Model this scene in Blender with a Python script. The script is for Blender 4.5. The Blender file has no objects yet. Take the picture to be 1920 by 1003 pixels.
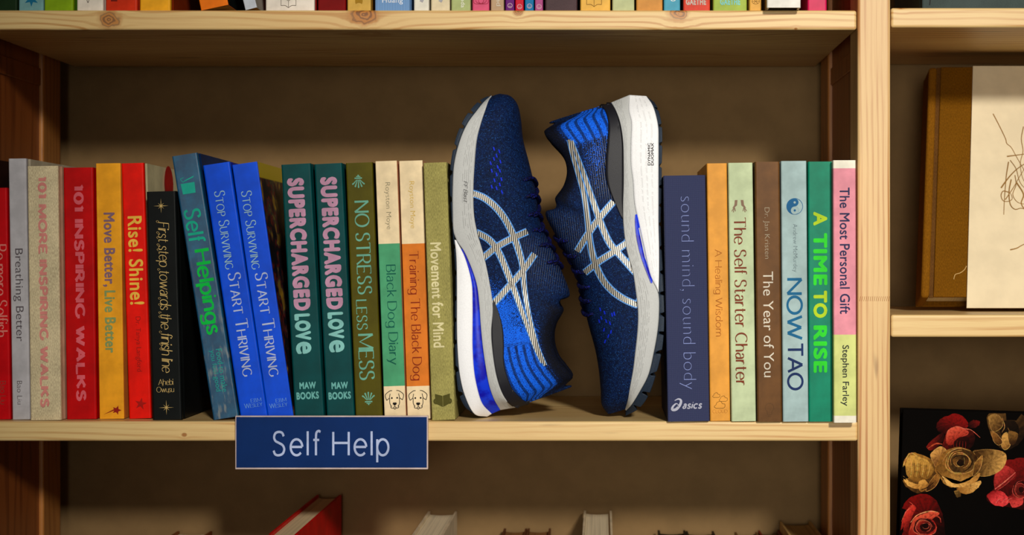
import bpy, math, random
from mathutils import Vector, Matrix
from mathutils.bvhtree import BVHTree

# ------------------------------------------------------------------ camera, light, exposure
S = bpy.context.scene
C = S.collection
CAM_D, CAM_Z, FPX, VX, VY = 1.57, 1.30, 3217.0, 1128.0, 491.0

cam = bpy.data.cameras.new('camera')
cam.sensor_width = 36.0
cam.lens = 36.0 * FPX / 1920.0
cam.shift_x = -(VX - 960.0) / 1920.0
cam.shift_y = -(501.5 - VY) / 1920.0
cam.dof.use_dof = True
cam.dof.focus_distance = CAM_D + 0.01
cam.dof.aperture_fstop = 7.0
cam_o = bpy.data.objects.new('camera', cam)
cam_o.location = (0, -CAM_D, CAM_Z)
cam_o.rotation_euler = (math.pi / 2, 0, 0)
C.objects.link(cam_o)
S.camera = cam_o

S.view_settings.view_transform = 'Standard'
S.view_settings.look = 'None'
S.view_settings.gamma = 1.0
S.view_settings.use_curve_mapping = False
S.view_settings.exposure = 0.0

world = bpy.data.worlds.new('room_light')
world.use_nodes = True
world.node_tree.nodes['Background'].inputs[0].default_value = (1.0, 0.80, 0.58, 1)
world.node_tree.nodes['Background'].inputs[1].default_value = 0.022
S.world = world

def aim(o, target):
    d = Vector(target) - o.location
    o.rotation_euler = d.to_track_quat('-Z', 'Y').to_euler()

def spot(name, loc, target, power, size_deg, radius, col, blend=1.0):
    l = bpy.data.lights.new(name, 'SPOT')
    l.energy = power; l.spot_size = math.radians(size_deg); l.spot_blend = blend
    l.shadow_soft_size = radius; l.color = col
    o = bpy.data.objects.new(name, l); C.objects.link(o)
    o.location = loc; aim(o, target)
    return o

spot('ceiling_spotlight', (1.15, -5.0, 3.06), (0.16, 0.0, 1.32), 1030, 21.0, 0.24, (1.0, 0.95, 0.85))

spot('front_fill_light', (0.02, -3.4, 1.36), (0.22, 0.0, 1.31), 178, 27, 0.45, (1.0, 0.95, 0.85))  # added soft fill from the front, lifts the shaded wall and shelf undersides

# ------------------------------------------------------------------ helpers
def W(px, py, y=0.0):
    k = (CAM_D + y) / FPX
    return Vector(((px - VX) * k, y, CAM_Z - (py - VY) * k))

def lin(c):
    out = []
    for v in c[:3]:
        v = v / 255.0
        out.append(v / 12.92 if v <= 0.04045 else ((v + 0.055) / 1.055) ** 2.4)
    return (*out, 1.0)

def link_obj(name, me, parent=None, mat=None):
    o = bpy.data.objects.new(name, me)
    C.objects.link(o)
    if parent: o.parent = parent
    if mat:
        for m in (mat if isinstance(mat, (list, tuple)) else [mat]):
            me.materials.append(m)
    return o

def mesh(name, verts, faces, mat=None, parent=None, smooth=False, mi=None, org=None):
    me = bpy.data.meshes.new(name)
    if org is not None:
        verts = [Vector(v) - org for v in verts]
    me.from_pydata([tuple(v) for v in verts], [], faces)
    if smooth:
        me.polygons.foreach_set('use_smooth', [True] * len(me.polygons))
    o = link_obj(name, me, parent, mat)
    if mi:
        me.polygons.foreach_set('material_index', mi)
    me.update()
    return o

def bevel(o, w, seg=2, ang=0.6):
    m = o.modifiers.new('bevel', 'BEVEL'); m.width = w; m.segments = seg
    m.limit_method = 'ANGLE'; m.angle_limit = ang
    return o

def box(name, x0, x1, y0, y1, z0, z1, mat, parent=None, bv=0.0, org=None):
    v = [(x, y, z) for z in (z0, z1) for y in (y0, y1) for x in (x0, x1)]
    f = [(0, 2, 3, 1), (4, 5, 7, 6), (0, 1, 5, 4), (2, 6, 7, 3), (0, 4, 6, 2), (1, 3, 7, 5)]
    o = mesh(name, v, f, mat, parent, org=org)
    if bv: bevel(o, bv, 3)
    return o

def empty(name, loc, roty=0.0):
    o = bpy.data.objects.new(name, None); C.objects.link(o)
    o.empty_display_size = 0.02
    o.location = loc; o.rotation_euler = (0, roty, 0)
    return o

def tag(o, label, cat, group=None, kind=None):
    o['label'] = label; o['category'] = cat
    if group: o['group'] = group
    if kind: o['kind'] = kind
    return o

# ------------------------------------------------------------------ materials
class NT:
    def __init__(s, name):
        s.m = bpy.data.materials.new(name); s.m.use_nodes = True
        s.n = s.m.node_tree.nodes; s.l = s.m.node_tree.links
        s.b = s.n['Principled BSDF']
    def node(s, t, **kw):
        n = s.n.new(t)
        for k, v in kw.items(): setattr(n, k, v)
        return n
    def put(s, sock, v):
        if hasattr(v, 'is_output'): s.l.new(v, sock)
        elif v is not None: sock.default_value = v
    def M(s, op, a, b=None, c=None, clamp=False):
        n = s.node('ShaderNodeMath', operation=op, use_clamp=clamp)
        s.put(n.inputs[0], a); s.put(n.inputs[1], b); s.put(n.inputs[2], c)
        return n.outputs[0]
    def sm(s, v, e0, e1):
        n = s.node('ShaderNodeMapRange', interpolation_type='SMOOTHSTEP')
        s.put(n.inputs[0], v); n.inputs[1].default_value = e0; n.inputs[2].default_value = e1
        n.inputs[3].default_value = 0; n.inputs[4].default_value = 1
        return n.outputs[0]
    def mix(s, f, a, b):
        n = s.node('ShaderNodeMix', data_type='RGBA')
        s.put(n.inputs[0], f); s.put(n.inputs[6], a); s.put(n.inputs[7], b)
        return n.outputs[2]
    def noise(s, vec, scale, detail=2.0, rough=0.5):
        n = s.node('ShaderNodeTexNoise')
        if vec is not None: s.l.new(vec, n.inputs['Vector'])
        n.inputs['Scale'].default_value = scale; n.inputs['Detail'].default_value = detail
        n.inputs['Roughness'].default_value = rough
        return n.outputs['Fac']
    def obj(s): return s.node('ShaderNodeTexCoord').outputs['Object']
    def sep(s, v):
        n = s.node('ShaderNodeSeparateXYZ'); s.l.new(v, n.inputs[0]); return n.outputs
    def comb(s, x, y, z):
        n = s.node('ShaderNodeCombineXYZ')
        for i, v in enumerate((x, y, z)): s.put(n.inputs[i], v)
        return n.outputs[0]
    def bump(s, h, strength=0.2, dist=0.001):
        n = s.node('ShaderNodeBump'); n.inputs['Strength'].default_value = strength
        n.inputs['Distance'].default_value = dist
        s.l.new(h, n.inputs['Height']); s.l.new(n.outputs[0], s.b.inputs['Normal'])
    def fin(s, col=None, rough=None, metal=None, spec=None):
        s.put(s.b.inputs['Base Color'], col); s.put(s.b.inputs['Roughness'], rough)
        s.put(s.b.inputs['Metallic'], metal); s.put(s.b.inputs['Specular IOR Level'], spec)
        return s.m

_mc = {}
def paint(rgb, rough=0.5, metal=0.0, tex=None, amt=0.12, spec=0.10):
    """plain printed / painted / cloth surface with faint wear; tex: None, 'cloth', 'weave', 'linen', 'rib'"""
    key = (tuple(rgb), rough, metal, tex, amt, spec)
    if key in _mc: return _mc[key]
    t = NT('surface'); v = t.obj(); c = lin(rgb)
    if tex == 'weave':
        xyz = t.sep(v)
        a = t.M('SINE', t.M('MULTIPLY', t.M('ADD', xyz[0], xyz[2]), 3600.0))
        b = t.M('SINE', t.M('MULTIPLY', t.M('SUBTRACT', xyz[0], xyz[2]), 3600.0))
        h = t.M('MULTIPLY', a, b)
        f = t.sm(h, -0.2, 0.9)
        col = t.mix(f, tuple(x * 0.72 for x in c[:3]) + (1,), tuple(min(1, x * 1.45 + 0.012) for x in c[:3]) + (1,))
        t.bump(h, 0.35, 0.0004)
    elif tex == 'rib':
        xyz = t.sep(v)
        h = t.M('SINE', t.M('MULTIPLY', xyz[0], 4200.0))
        col = t.mix(t.sm(h, -0.6, 0.8), tuple(x * 0.75 for x in c[:3]) + (1,), tuple(min(1, x * 1.15) for x in c[:3]) + (1,))
    else:
        n1 = t.noise(v, 34.0, 4.0, 0.6)
        lo = tuple(x * (1 - amt * 1.6) for x in c[:3]) + (1,); hi = tuple(min(1, x * (1 + amt)) for x in c[:3]) + (1,)
        col = t.mix(t.sm(n1, 0.3, 0.7), lo, hi)
        if tex in ('cloth', 'linen'):
            mp = t.node('ShaderNodeMapping'); t.l.new(v, mp.inputs[0])
            mp.inputs['Scale'].default_value = (900, 900, 2600) if tex == 'cloth' else (1500, 1500, 420)
            n2 = t.noise(mp.outputs[0], 1.0, 3.0)
            k = 0.16 if tex == 'cloth' else 0.26
            col = t.mix(t.sm(n2, 0.32, 0.68), t.mix(k, col, (0, 0, 0, 1)), t.mix(k * 0.8, col, tuple(min(1, x * 1.7) for x in c[:3]) + (1,)))
            t.bump(n2, 0.25, 0.0004)
    _mc[key] = t.fin(col, rough, metal, spec)
    return _mc[key]

def wood(name, axis, knots=(), light=(228, 190, 118), dark=(188, 132, 66), freq=300.0, seed=0.0, rough=0.42, dist=1.0):
    """pine: grain runs along `axis` (0 x, 2 z); knots are (along, across, radius) on the front face"""
    t = NT(name); v = t.obj(); xyz = t.sep(v)
    al = xyz[0] if axis == 0 else xyz[2]
    ac = xyz[2] if axis == 0 else xyz[0]
    y = xyz[1]
    low = t.noise(t.comb(t.M('MULTIPLY', al, 3.2), t.M('ADD', t.M('MULTIPLY', ac, 14.0), seed), t.M('MULTIPLY', y, 14.0)), 1.0, 2.0)
    q = t.M('ADD', ac, t.M('MULTIPLY', y, 0.45))
    q = t.M('ADD', q, t.M('MULTIPLY', low, 0.035 * dist))
    kmask, kring = None, None
    kn_ = t.noise(v, 110.0, 2.0)
    for (ka, kc, r) in knots:
        da = t.M('DIVIDE', t.M('SUBTRACT', al, ka), 1.35); dc = t.M('SUBTRACT', ac, kc)
        dy_ = t.M('MULTIPLY', y, 0.7)
        d = t.M('SQRT', t.M('ADD', t.M('ADD', t.M('MULTIPLY', da, da), t.M('MULTIPLY', dc, dc)), t.M('MULTIPLY', dy_, dy_)))
        d = t.M('ADD', d, t.M('MULTIPLY', t.M('SUBTRACT', kn_, 0.5), 0.9 * r))
        e = t.M('POWER', 2.718, t.M('MULTIPLY', t.M('MULTIPLY', d, d), -1.0 / (1.7 * r) ** 2))
        q = t.M('SUBTRACT', q, t.M('MULTIPLY', t.M('MULTIPLY', dc, e), 0.85))
        m = t.M('SUBTRACT', 1.0, t.sm(d, 0.55 * r, 1.25 * r))
        rg = t.M('SINE', t.M('MULTIPLY', d, 19.0 / r))
        kmask = m if kmask is None else t.M('MAXIMUM', kmask, m)
        kr = t.M('MULTIPLY', m, rg)
        kring = kr if kring is None else t.M('ADD', kring, kr)
    wv = t.M('SINE', t.M('MULTIPLY', q, freq * 6.283))
    wv = t.sm(wv, -0.1, 1.0)
    wvar = t.sm(t.noise(t.comb(t.M('MULTIPLY', al, 5.0), t.M('MULTIPLY', q, 60.0), seed), 1.0, 1.0), 0.35, 0.65)
    wv = t.M('MULTIPLY', wv, t.M('ADD', t.M('MULTIPLY', wvar, 0.75), 0.2))
    fib = t.noise(t.comb(t.M('MULTIPLY', al, 22.0), t.M('MULTIPLY', ac, 900.0), t.M('MULTIPLY', y, 900.0)), 1.0, 3.0)
    fac = t.M('ADD', t.M('MULTIPLY', wv, 0.85), t.M('MULTIPLY', t.M('SUBTRACT', fib, 0.5), 0.9), clamp=True)
    col = t.mix(fac, lin(light), lin(dark))
    tone = t.sm(low, 0.3, 0.75)
    col = t.mix(t.M('MULTIPLY', tone, 0.35), col, lin(dark))
    # small dark resin flecks, long with the grain
    fl = t.noise(t.comb(t.M('MULTIPLY', al, 11.0), t.M('MULTIPLY', ac, 85.0), t.M('ADD', t.M('MULTIPLY', y, 85.0), seed)), 1.0, 1.0)
    col = t.mix(t.M('MULTIPLY', t.sm(fl, 0.72, 0.80), 0.6), col, lin((92, 46, 18)))
    if kmask is not None:
        kc_ = t.mix(t.sm(kring, -0.5, 0.9), lin((182, 112, 40)), lin((112, 56, 14)))
        col = t.mix(t.M('MULTIPLY', kmask, 0.85), col, kc_)
    t.bump(fib, 0.08, 0.0004)
    return t.fin(col, rough, 0.0, 0.35)

def pages_mat(rgb, lines=5200.0):
    key = ('pages', tuple(rgb))
    if key in _mc: return _mc[key]
    t = NT('paper_edges'); xyz = t.sep(t.obj())
    n = t.noise(t.comb(t.M('MULTIPLY', xyz[0], 1700.0), t.M('MULTIPLY', xyz[1], 3.0), t.M('MULTIPLY', xyz[2], 3.0)), 1.0, 2.0)
    c = lin(rgb)
    col = t.mix(t.sm(n, 0.3, 0.7), tuple(x * 0.66 for x in c[:3]) + (1,), c)
    _mc[key] = t.fin(col, 0.8, 0, 0.1)
    return _mc[key]

def comic_mat():
    t = NT('illustrated_cover'); v = t.obj()
    vo = t.node('ShaderNodeTexVoronoi'); t.l.new(v, vo.inputs['Vector']); vo.inputs['Scale'].default_value = 95.0
    n = t.noise(v, 60.0, 3.0)
    hs = t.node('ShaderNodeValToRGB'); t.l.new(n, hs.inputs[0])
    e = hs.color_ramp.elements
    e[0].position = 0.36; e[0].color = lin((14, 12, 22)); e[1].position = 0.64; e[1].color = lin((200, 150, 40))
    for p, c in ((0.47, (30, 22, 26)), (0.52, (140, 30, 24)), (0.57, (40, 70, 60))):
        k = e.new(p); k.color = lin(c)
    z = t.sep(v)[2]
    col = t.mix(t.M('MULTIPLY', t.sm(vo.outputs['Distance'], 0.0, 0.5), 0.5), hs.outputs[0], (0.01, 0.01, 0.015, 1))
    col = t.mix(t.sm(z, 0.222, 0.2235), col, lin((205, 178, 40)))
    return t.fin(col, 0.4, 0, 0.4)

# ------------------------------------------------------------------ stroke lettering
GL = {
'A': (62, 'f 0,0 31,70;f 62,0 31,70;d 11,24 51,24'),
'B': (46, 'l 0,0 0,70;d 0,70 24,70;a 24,53,17,17,90,-90;d 0,36 26,36;a 26,18,20,18,90,-90;d 0,0 26,0'),
'C': (60, 'a 34,35,34,35,48,312'),
'D': (60, 'l 0,0 0,70;d 0,70 24,70;a 24,35,36,35,90,-90;d 24,0 0,0'),
'E': (44, 'l 0,0 0,70;h 0,70 42,70;h 0,36 34,36;h 0,0 44,0'),
'F': (40, 'l 0,0 0,70;h 0,70 42,70;h 0,36 34,36'),
'G': (64, 'a 34,35,34,35,48,320;f 62,32 62,10'),
'H': (58, 'l 0,0 0,70;l 58,0 58,70;d 0,37 58,37'),
'I': (0, 'l 0,0 0,70'),
'J': (20, 'f 20,70 20,6;c 20,6 16,-10 4,-14'),
'K': (54, 'l 0,0 0,70;f 50,70 0,28;f 54,0 17,42'),
'L': (42, 'l 0,0 0,70;h 0,0 42,0'),
'M': (74, 'l 0,0 0,70;d 0,70 37,6 74,70;l 74,0 74,70'),
'N': (60, 'l 0,0 0,70;d 0,70 60,0;l 60,0 60,70'),
'O': (70, 'a 35,35,35,35,0,360'),
'P': (44, 'l 0,0 0,70;d 0,70 24,70;a 24,52,19,18,90,-90;d 24,34 0,34'),
'R': (50, 'l 0,0 0,70;d 0,70 24,70;a 24,52,19,18,90,-90;d 24,34 0,34;f 52,0 22,34'),
'S': (44, 'c 40,57 34,67 22,70 9,66 4,54 9,43 22,37 36,30 42,18 36,5 21,0 8,3 2,14'),
'T': (56, 'l 28,0 28,70;b 0,70 56,70'),
'U': (56, 'a 28,24,28,24,180,360;f 0,70 0,24;f 56,70 56,24'),
'V': (60, 'f 0,70 30,0;f 60,70 30,0'),
'W': (92, 'f 0,70 23,0;d 23,0 46,66;d 46,66 69,0;f 92,70 69,0'),
'Y': (58, 'f 0,70 29,34;f 58,70 29,34;f 29,0 29,34'),
'a': (36, 'c 5,39 12,46 20,48 30,44 34,34;d 34,34 34,0;c 34,29 20,28 8,24 2,13 8,3 18,0 28,5 34,14'),
'b': (42, 'l 0,0 0,72;a 21,24,21,24,0,360'),
'c': (40, 'a 24,24,24,24,45,315'),
'd': (42, 'l 42,0 42,72;a 21,24,21,24,0,360'),
'e': (44, 'd 2,25 44,25;a 23,24,22,24,3,318'),
'f': (24, 'c 27,70 20,73 12,68 10,56;f 10,0 10,56;d 0,46 22,46'),
'g': (42, 'a 21,24,21,24,0,360;d 42,47 42,-4;c 42,-4 40,-16 28,-21 12,-20 4,-13'),
'h': (38, 'l 0,0 0,72;c 0,32 8,44 20,48 34,43 38,30;f 38,0 38,30'),
'i': (0, 'l 0,0 0,48;o 0,65,5'),
'k': (36, 'l 0,0 0,72;f 34,48 0,18;f 38,0 14,30'),
'l': (0, 'l 0,0 0,72'),
'm': (66, 'l 0,0 0,48;c 0,32 8,45 18,48 29,44 33,30;f 33,0 33,30;c 33,32 41,45 51,48 62,44 66,30;f 66,0 66,30'),
'n': (38, 'l 0,0 0,48;c 0,32 8,44 20,48 34,43 38,30;f 38,0 38,30'),
'o': (46, 'a 23,24,23,24,0,360'),
'p': (42, 'l 0,-21 0,48;a 21,24,21,24,0,360'),
'r': (24, 'l 0,0 0,48;c 0,30 6,42 14,48 24,46'),
's': (32, 'c 29,39 23,46 15,48 6,44 3,36 8,28 17,24 28,18 31,10 26,2 15,0 6,2 1,10'),
't': (24, 'd 10,62 10,12;c 10,12 12,3 18,0 26,3;d 0,46 24,46'),
'u': (38, 'f 0,48 0,18;c 0,18 4,5 17,0 30,5 38,18;l 38,0 38,48'),
'v': (40, 'f 0,48 20,0;f 40,48 20,0'),
'w': (62, 'f 0,48 16,0;d 16,0 31,46;d 31,46 46,0;f 62,48 46,0'),
'y': (42, 'f 0,48 21,2;f 42,48 21,2;c 21,2 15,-14 4,-20'),
'1': (16, 'l 12,0 12,70;d 12,70 -4,58'),
'0': (48, 'a 24,35,24,35,0,360'),
'!': (0, 'd 0,70 0,22;o 0,4,5.5'),
'.': (0, 'o 0,4,5'), ',': (0, 'o 0,4,5;d 0,4 -6,-12'), '-': (20, 'd 0,26 20,26'),
}

def catmull(p, n=7, closed=False):
    p = [Vector(q) for q in p]
    if len(p) < 3: return p
    out = []
    N = len(p)
    for i in range(N - 1):
        a = p[i - 1] if i > 0 else p[i] * 2 - p[i + 1]
        b, c = p[i], p[i + 1]
        d = p[i + 2] if i + 2 < N else p[i + 1] * 2 - p[i]
        for k in range(n):
            t = k / n
            out.append(0.5 * ((2 * b) + (c - a) * t + (2 * a - 5 * b + 4 * c - d) * t * t + (3 * b - a - 3 * c + d) * t ** 3))
    out.append(p[-1])
    return out

class Flat:
    """2-D shapes (strokes, discs, polygons) collected as verts (x, y, layer) and faces"""
    def __init__(s): s.v, s.f, s.k = [], [], 0
    def poly(s, pts):
        b = len(s.v); s.v += [(p[0], p[1], s.k) for p in pts]; s.f.append(tuple(range(b, b + len(pts)))); s.k += 1
    def disc(s, x, y, r, ry=None, n=18):
        ry = ry or r
        s.poly([(x + r * math.cos(2 * math.pi * i / n), y + ry * math.sin(2 * math.pi * i / n)) for i in range(n)])
    def stroke(s, pts, wf, closed=False):
        pts = [Vector((p[0], p[1])) for p in pts]
        n = len(pts); b = len(s.v)
        for i in range(n):
            if closed: a, c = pts[(i - 1) % n], pts[(i + 1) % n]
            else: a, c = pts[max(i - 1, 0)], pts[min(i + 1, n - 1)]
            d = (c - a)
            if d.length < 1e-9: d = Vector((1, 0))
            d.normalize()
            nn = Vector((-d.y, d.x))
            mt = 1.0
            if 0 < i < n - 1:
                e = (pts[i] - pts[i - 1])
                if e.length > 1e-9:
                    mt = 1 / max(0.5, abs(e.normalized().dot(d)))
            w = wf(d, i / max(1, n - 1)) * 0.5 * mt
            s.v.append((*(pts[i] + nn * w), s.k)); s.v.append((*(pts[i] - nn * w), s.k))
        for i in range(n if closed else n - 1):
            j = (i + 1) % n
            s.f.append((b + 2 * i, b + 2 * i + 1, b + 2 * j + 1, b + 2 * j))
        s.k += 1
    def spec(s, spec, wf, ox=0, oy=0, serif=0.0, thin=3.0, sc=1.0):
        for st in spec.split(';'):
            st = st.strip()
            if not st: continue
            c, rest = st[0], st[1:].strip()
            pts = [tuple(float(q) for q in t.split(',')) for t in rest.split()]
            T = lambda p: (ox + p[0] * sc, oy + p[1] * sc)
            if c == 'o':
                for p in pts: s.disc(ox + p[0] * sc, oy + p[1] * sc, p[2] * sc)
            elif c == 'p':
                s.poly([T(p) for p in pts])
            elif c == 'a':
                cx, cy, rx, ry, a0, a1 = pts[0]
                n = max(6, int(abs(a1 - a0) / 14)); full = abs(a1 - a0) >= 359
                ar = [math.radians(a0 + (a1 - a0) * i / n) for i in range(n if full else n + 1)]
                s.stroke([T((cx + rx * math.cos(a), cy + ry * math.sin(a))) for a in ar], wf, full)
            elif c == 'c':
                s.stroke([T(p) for p in catmull(pts, 6)], wf)
            else:
                q = [T(p) for p in pts]
                s.stroke(q, wf)
                if serif > 0:
                    ends = []
                    if c in 'lb': ends = [(q[0], q[1]), (q[-1], q[-2])]
                    elif c == 'f': ends = [(q[0], q[1])]
                    elif c == 'h': ends = [(q[-1], q[-2])]
                    for (e, o_) in ends:
                        if c in 'hb':
                            up = 1 if e[1] < oy + 10 * sc else -1
                            s.stroke([(e[0], e[1] - up * thin * 0.4), (e[0], e[1] + up * serif * 1.1)], lambda d, t: thin * 1.2)
                        else:
                            dy = thin * 0.5 if e[1] < o_[1] else -thin * 0.5
                            s.stroke([(e[0] - serif, e[1] + dy), (e[0] + serif, e[1] + dy)], lambda d, t: thin)

def pen(thick, thin):
    return lambda d, t: thin + (thick - thin) * abs(d.y) ** 1.3

def lettering(txt, thick=7, thin=7, serif=0, gap=18, space=26, shear=0.0, smallcaps=False, swash=False):
    fl = Flat(); x = 0.0
    prev = ' '
    for ch in txt:
        if ch == ' ':
            x += space; prev = ch; continue
        sc = 1.0; g = ch
        if smallcaps and ch.islower(): sc = 0.74; g = ch.upper()
        adv, sp = GL[g]
        th = thick * (1.0 if sc == 1 else 0.85) * 1.3
        tn = thin * 1.3
        fl.spec(sp, pen(th, tn), x, 0, serif * sc, tn, sc)
        if swash and ch in 'fstghydF':
            fl.spec('c 4,-4 -6,-12 -14,-6 -10,4 -4,0', lambda d, t: thin, x, 0)
        x += adv * sc + gap; prev = ch
    if shear:
        fl.v = [(a + b * shear, b, c) for a, b, c in fl.v]
    return fl

def inter(txt, bold=0.0, condense=1.0, shear=0.0):
    cu = bpy.data.curves.new('lettering', 'FONT')
    cu.body = txt; cu.offset = min(bold, 0.0); cu.resolution_u = 4
    cu.space_character = 1.0 + max(0, bold) * 2.4
    o = bpy.data.objects.new('lettering', cu); C.objects.link(o)
    bpy.context.view_layer.update()
    me = bpy.data.meshes.new_from_object(o.evaluated_get(bpy.context.evaluated_depsgraph_get()))
    fl = Flat()
    dirs = [(0, 0)]
    if bold > 0:
        dirs += [(bold * math.cos(i * math.pi / 4), bold * math.sin(i * math.pi / 4)) for i in range(8)]
    for dx, dy in dirs:
        b0 = len(fl.v)
        fl.v += [(v.co.x + dx + v.co.y * shear, v.co.y + dy, fl.k) for v in me.vertices]
        fl.f += [tuple(b0 + i for i in p.vertices) for p in me.polygons]
        fl.k += 1
    bpy.data.objects.remove(o); bpy.data.meshes.remove(me); bpy.data.curves.remove(cu)
    return fl

def fit(fl, L, H):
    xs = [v[0] for v in fl.v]; ys = [v[1] for v in fl.v]
    x0, x1, y0, y1 = min(xs), max(xs), min(ys), max(ys)
    return [((a - (x0 + x1) / 2) * L / max(1e-9, x1 - x0), (b - (y0 + y1) / 2) * H / max(1e-9, y1 - y0), c) for a, b, c in fl.v]

class Spine:
    """frame of a front face: px on the photo -> local x, z on that face"""
    def __init__(s, root, loc, ang, yf, y_local=0.0):
        s.root, s.loc, s.ang, s.yf, s.yl = root, Vector(loc), ang, yf, y_local
        s.k = (CAM_D + yf) / FPX
    def local(s, px, py):
        w = W(px, py, s.yf) - s.loc
        c, n = math.cos(s.ang), math.sin(s.ang)     # inverse of a turn about y by ang
        return (w.x * c - w.z * n, w.x * n + w.z * c)
    def put(s, name, fl, cx, cy, L, H, mat, down=True, lift=0.00025):
        """L, H in photo px (None keeps the shape's own px size)"""
        x0, z0 = s.local(cx, cy); k = s.k
        vs = fit(fl, L * k, H * k) if L else [(a * k, b * k, c) for a, b, c in fl.v]
        out = []
        for a, b, c in vs:
            y = s.yl - lift - c * 6e-6
            out.append((x0 + b, y, z0 - a) if down else (x0 + a, y, z0 + b))
        return mesh(name, out, fl.f, mat, s.root)

# ------------------------------------------------------------------ books
def cover_profile(w, d, t, r, groove):
    out = [(0, d)]
    if groove: out += [(0, .0125), (.0011, .0095), (.0011, .0075), (0, .005)]
    for i in range(5):
        a = math.pi + (math.pi / 2) * i / 4
        out.append((r + r * math.cos(a), r + r * math.sin(a)))
    for i in range(5):
        a = -math.pi / 2 + (math.pi / 2) * i / 4
        out.append((w - r + r * math.cos(a), r + r * math.sin(a)))
    if groove: out += [(w, .005), (w - .0011, .0075), (w - .0011, .0095), (w, .0125)]
    out.append((w, d))
    inn = []
    for x, y in out:
        xi = min(max(x, t), w - t) if not (x <= t * .9 or x >= w - t * .9) else (t if x < w / 2 else w - t)
        inn.append((min(max(xi, t), w - t), max(y, t)))
    return out, inn

def make_book(bx, bz, yf, w, h, d, ang, spine_m, side_m=None, paper=(226, 210, 178), hard=True, bands=None, name='book', right_m=None):
    """root at the bottom left front corner; bands: [(z_top_fraction, material)] from the bottom up"""
    bz += LIFT
    root = empty(name, (bx, yf, bz), ang)
    t = 0.0022 if hard else 0.0007
    r = 0.0016 if hard else 0.0010
    out, inn = cover_profile(w, d, t, r, hard)
    n = len(out)
    zs = [0.0] + [b[0] * h for b in bands] if bands else [0.0, h]
    mats = [b[1] for b in bands] if bands else [spine_m]
    mats = list(mats); side_i = right_i = None
    if side_m: mats.append(side_m); side_i = len(mats) - 1
    if right_m: mats.append(right_m); right_i = len(mats) - 1
    v, f, mi = [], [], []
    for z in zs:
        v += [(x, y, z) for x, y in out] + [(x, y, z) for x, y in inn]
    for s_ in range(len(zs) - 1):
        a, b = s_ * 2 * n, (s_ + 1) * 2 * n
        for i in range(n - 1):
            f.append((a + i, a + i + 1, b + i + 1, b + i))
            ym = (out[i][1] + out[i + 1][1]) / 2; xm = (out[i][0] + out[i + 1][0]) / 2
            m = s_ if bands else 0
            if ym > .0035:
                if xm > w / 2 and right_i is not None: m = right_i
                elif side_i is not None: m = side_i
            mi.append(m)
            f.append((a + n + i + 1, a + n + i, b + n + i, b + n + i + 1)); mi.append(side_i if side_i is not None else (s_ if bands else 0))
        f.append((a, b, b + n, a + n)); mi.append(0)
        f.append((a + n - 1, a + 2 * n - 1, b + 2 * n - 1, b + n - 1)); mi.append(0)
    T = (len(zs) - 1) * 2 * n
    for i in range(n - 1):
        f.append((i, n + i, n + i + 1, i + 1)); mi.append(0)
        f.append((T + i, T + i + 1, T + n + i + 1, T + n + i)); mi.append(len(zs) - 2 if bands else 0)
    mesh('cover', v, f, mats, root, mi=mi)
    ins = 0.003 if hard else 0.0004
    # page block with a hollow fore-edge at the back
    e = 0.0002
    x0, x1, y0, y1 = t + e, w - t - e, t + e, d - (0.004 if hard else 0.0005)
    pl = [(x0, y0), (x1, y0), (x1, y1)]
    m = 7
    for i in range(1, m):
        u = i / m
        pl.append((x1 + (x0 - x1) * u, y1 - (0.006 if hard else 0.001) * math.sin(math.pi * u)))
    pl.append((x0, y1))
    k = len(pl)
    vv = [(x, y, ins) for x, y in pl] + [(x, y, h - ins) for x, y in pl]
    ff = [tuple(range(k))[::-1], tuple(range(k, 2 * k))] + [(i, (i + 1) % k, k + (i + 1) % k, k + i) for i in range(k)]
    mesh('page_block', vv, ff, pages_mat(paper), root)
    return root

LIFT = 0.00025
SHELF_Z = CAM_Z - 299 * CAM_D / FPX
TOP_Z = CAM_Z - (19 - VY) * CAM_D / FPX
LOW_Z = 0.778

def spine_book(TL, TR, BL, BR, by, spine_m, label, group='books on the middle shelf', hard=True, d=0.155, bands=None, **kw):
    """TL/TR = (x, y) px of the spine's top corners, BL/BR = px x of its bottom corners, by = px y of its foot"""
    yf = CAM_D * 299.0 / (by - VY) - CAM_D
    k = (CAM_D + yf) / FPX
    ang = -math.atan2(BL - TL[0], by - TL[1])
    w = ((TR[0] - TL[0]) + (BR - BL)) / 2 * k * math.cos(ang) - 0.0003
    h = (by - TL[1]) * k / math.cos(ang)
    if bands:
        bands = [((by - b[0]) / (by - TL[1]) if b[0] else 1.0, b[1]) for b in bands]
    bx = (BL - VX) * k
    root = make_book(bx, SHELF_Z, yf, w, h, d, ang, spine_m, hard=hard, bands=bands, **kw)
    tag(root, label, 'book', group)
    return Spine(root, (bx, yf, SHELF_Z + LIFT), ang, yf)

# ------------------------------------------------------------------ room and bookcase
wall_m = paint((126, 100, 66), 0.9, amt=0.05, spec=0.1)
floor_m = wood('floor_boards', 0, light=(150, 110, 70), dark=(105, 70, 40), freq=40)
o = box('wall_back', -2.2, 2.2, 0.30, 0.36, 0, 2.7, wall_m); o['kind'] = 'structure'
o = box('floor', -2.2, 2.2, -3.2, 0.36, -0.05, 0, floor_m); o['kind'] = 'structure'

def kn(*l):
    return [(W(x, y).x, W(x, y).z, r * CAM_D / FPX) for x, y, r in l]

bookcase = tag(empty('bookcase', (0, 0, 0)), 'pine bookcase with open bays, shelves resting between upright posts', 'bookcase')
XL, XR = W(-55, 0).x, W(1607.5, 0).x            # inner faces of the left and middle side frames
XR2 = W(1669, 0).x
ST = 37 * CAM_D / FPX                            # shelf thickness
YB = 0.297

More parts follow.
